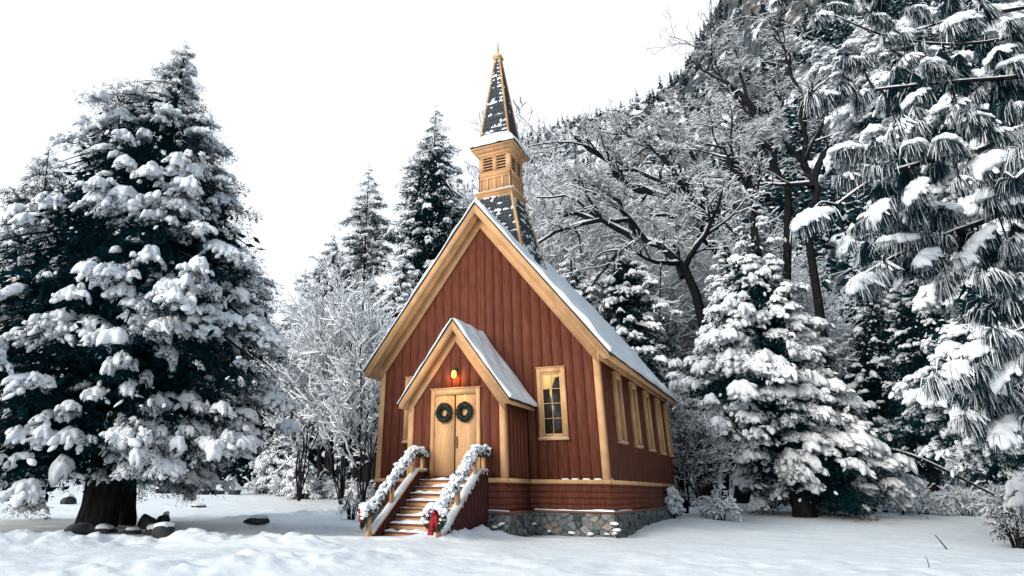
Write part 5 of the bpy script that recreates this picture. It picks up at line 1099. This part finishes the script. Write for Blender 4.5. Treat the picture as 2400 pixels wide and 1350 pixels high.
    root = thing('pine_tree', 'long needled pine hanging snowy boughs into view above the shaded firs', 'tree', base)
    for mb, nm, m_, s_ in ((wd, 'trunk', BARK, True), (fol, 'crown', NEEDLE2, False), (sn, 'snow_load', SNOW_TREE, True)): o = mb.build(nm, m_, None, base, s_); o.location = (0, 0, 0); o.parent = root
hanging_pine()

# ---- rocks and dead wood on the snow
def rock(label, px, py, w_, h_, seed, snow=.0, group='rocks in the snow', d=None):
    p = on_ground(px, py) if d is None else base_at(px, d, py); g = np.random.RandomState(seed); V, F = ICO2; V = V * (1 + .22 * noise3(V, 1.6, seed)[:, None] + .06 * noise3(V, 5, seed + 1)[:, None])
    n = nrm(g.normal(size=(7, 3)));
    for q in n: dd = V @ q; V = V - np.outer(np.maximum(dd - .72, 0), q)
    V = V * (w_ / 2, w_ / 2 * .8, h_) ; a = g.uniform(0, 6.28); Rm = np.array([[math.cos(a), -math.sin(a), 0], [math.sin(a), math.cos(a), 0], [0, 0, 1]]); V = V @ Rm.T + p + (0, 0, h_ * .25)
    root = thing('rock', label, 'rock', p, group); mb = MB(); mb.add(V, F); o = mb.build('stone', ROCK, None, p, False); o.location = (0, 0, 0); o.parent = root
    if snow:
        W_ = (V - p - (0, 0, h_ * .25)); up = W_[:, 2] > h_ * (1 - snow); W2 = W_.copy(); W2[:, :2] *= np.where(up, 1.05, .8)[:, None]; W2[:, 2] = np.where(up, W2[:, 2] * 1.08 + .05, W2[:, 2] * .5 - .05); mb = MB(); mb.add(W2 + p + (0, 0, h_ * .25), F)
        o = mb.build('snow_cover', SNOW, None, p, True); o.location = (0, 0, 0); o.parent = root
for i, (px, py, w_, h_, sn_, lab) in enumerate(((345, 1238, .62, .30, 0, 'bare dark rock closest to the forked cedar trunk'), (376, 1236, .50, .30, .25, 'squarish dark rock outermost from the cedar trunk'), (352, 1256, .55, .16, .6, 'flat snow topped rock in front of the bare dark rock'), (385, 1254, .5, .2, .5, 'snow capped rock in front of the squarish dark rock'), (240, 1250, .7, .12, .5, 'low wet rock before the cedar trunk'), (300, 1252, .55, .10, .4, 'thin dark slab between the cedar trunk and the other rocks'),
        (178, 1250, .6, .2, 0, 'dark root rock at the outer foot of the cedar trunk'), (158, 1182, .9, .38, .5, 'grey boulder alone in the snow beyond the cedar'), (603, 1228, .8, .15, .35, 'dark flat rock beside the ploughed track'), (465, 1190, .8, .12, .7, 'snow hidden rock before the row of boulders'))):
    rock(lab, px, py, w_, h_, 200 + i, sn_)
for i, (px, d, w_, h_, sn_, lab) in enumerate(((480, 47, 2.0, .85, .45, 'largest dark boulder in the row with a thin snow cap'), (432, 46, 1.3, .55, .8, 'snow capped boulder on the cedar side of the largest'), (475, 44.5, 1.2, .5, .95, 'round snow mound in front of the largest boulder'), (512, 45, 1.1, .5, .9, 'snow capped boulder next to the largest one'), (548, 44.5, 1.2, .6, .85, 'snow capped boulder at the bush end of the row'), (380, 46, 1.3, .5, .9, 'snow mound boulder at the cedar end of the row'))):
    rock(lab, px, 1165, w_, h_, 220 + i, sn_, 'boulders in a row at the edge of the wood', d)
def stick(label, pts, r_, group=None, name='fallen_branch', snow=True):
    g = np.random.RandomState(7); P = catmull(pts, 10); mb, sn = MB(), MB(); tubes(mb, P[None], np.linspace(r_, r_ * .5, 10)[None], 6); root = thing(name, label, 'branch', P[0], group); o = mb.build('wood', BARK, None, P[0], True); o.location = (0, 0, 0); o.parent = root
    if snow: snow_line(sn, P[None], np.linspace(r_, r_ * .5, 10)[None], g, 1, 1.0, .012, 5); o = sn.build('snow_cover', SNOW, None, P[0], True); o.location = (0, 0, 0); o.parent = root
q = on_ground(2225, 1288); stick('short dark stick poking out of the open snow', [q + (0, 0, -.1), q + (-.10, .05, .12), q + (-.2, .05, .30)], .018, 'twigs in the open snow')
q = on_ground(2178, 1335); stick('tiny upright stem in the snow near the bottom edge', [q + (0, 0, -.1), q + (.01, 0, .08), q + (.0, .0, .17)], .008, 'twigs in the open snow')
q = base_at(1985, 37, 1205); stick('dark fallen log lying behind the conical fir', [q + (0, 0, .05) - RH * 1.6, q + (0, 0, .22), q + (0, 0, .12) + RH * 2.2], .16, None, 'fallen_log')
a_, b_ = at_depth(2070, 1050, 34), at_depth(2330, 1160, 33); stick('long bare broken limb slanting down right of the conical fir', [a_, a_ * .6 + b_ * .4 + (0, 0, .25), b_], .10, None, 'fallen_limb')
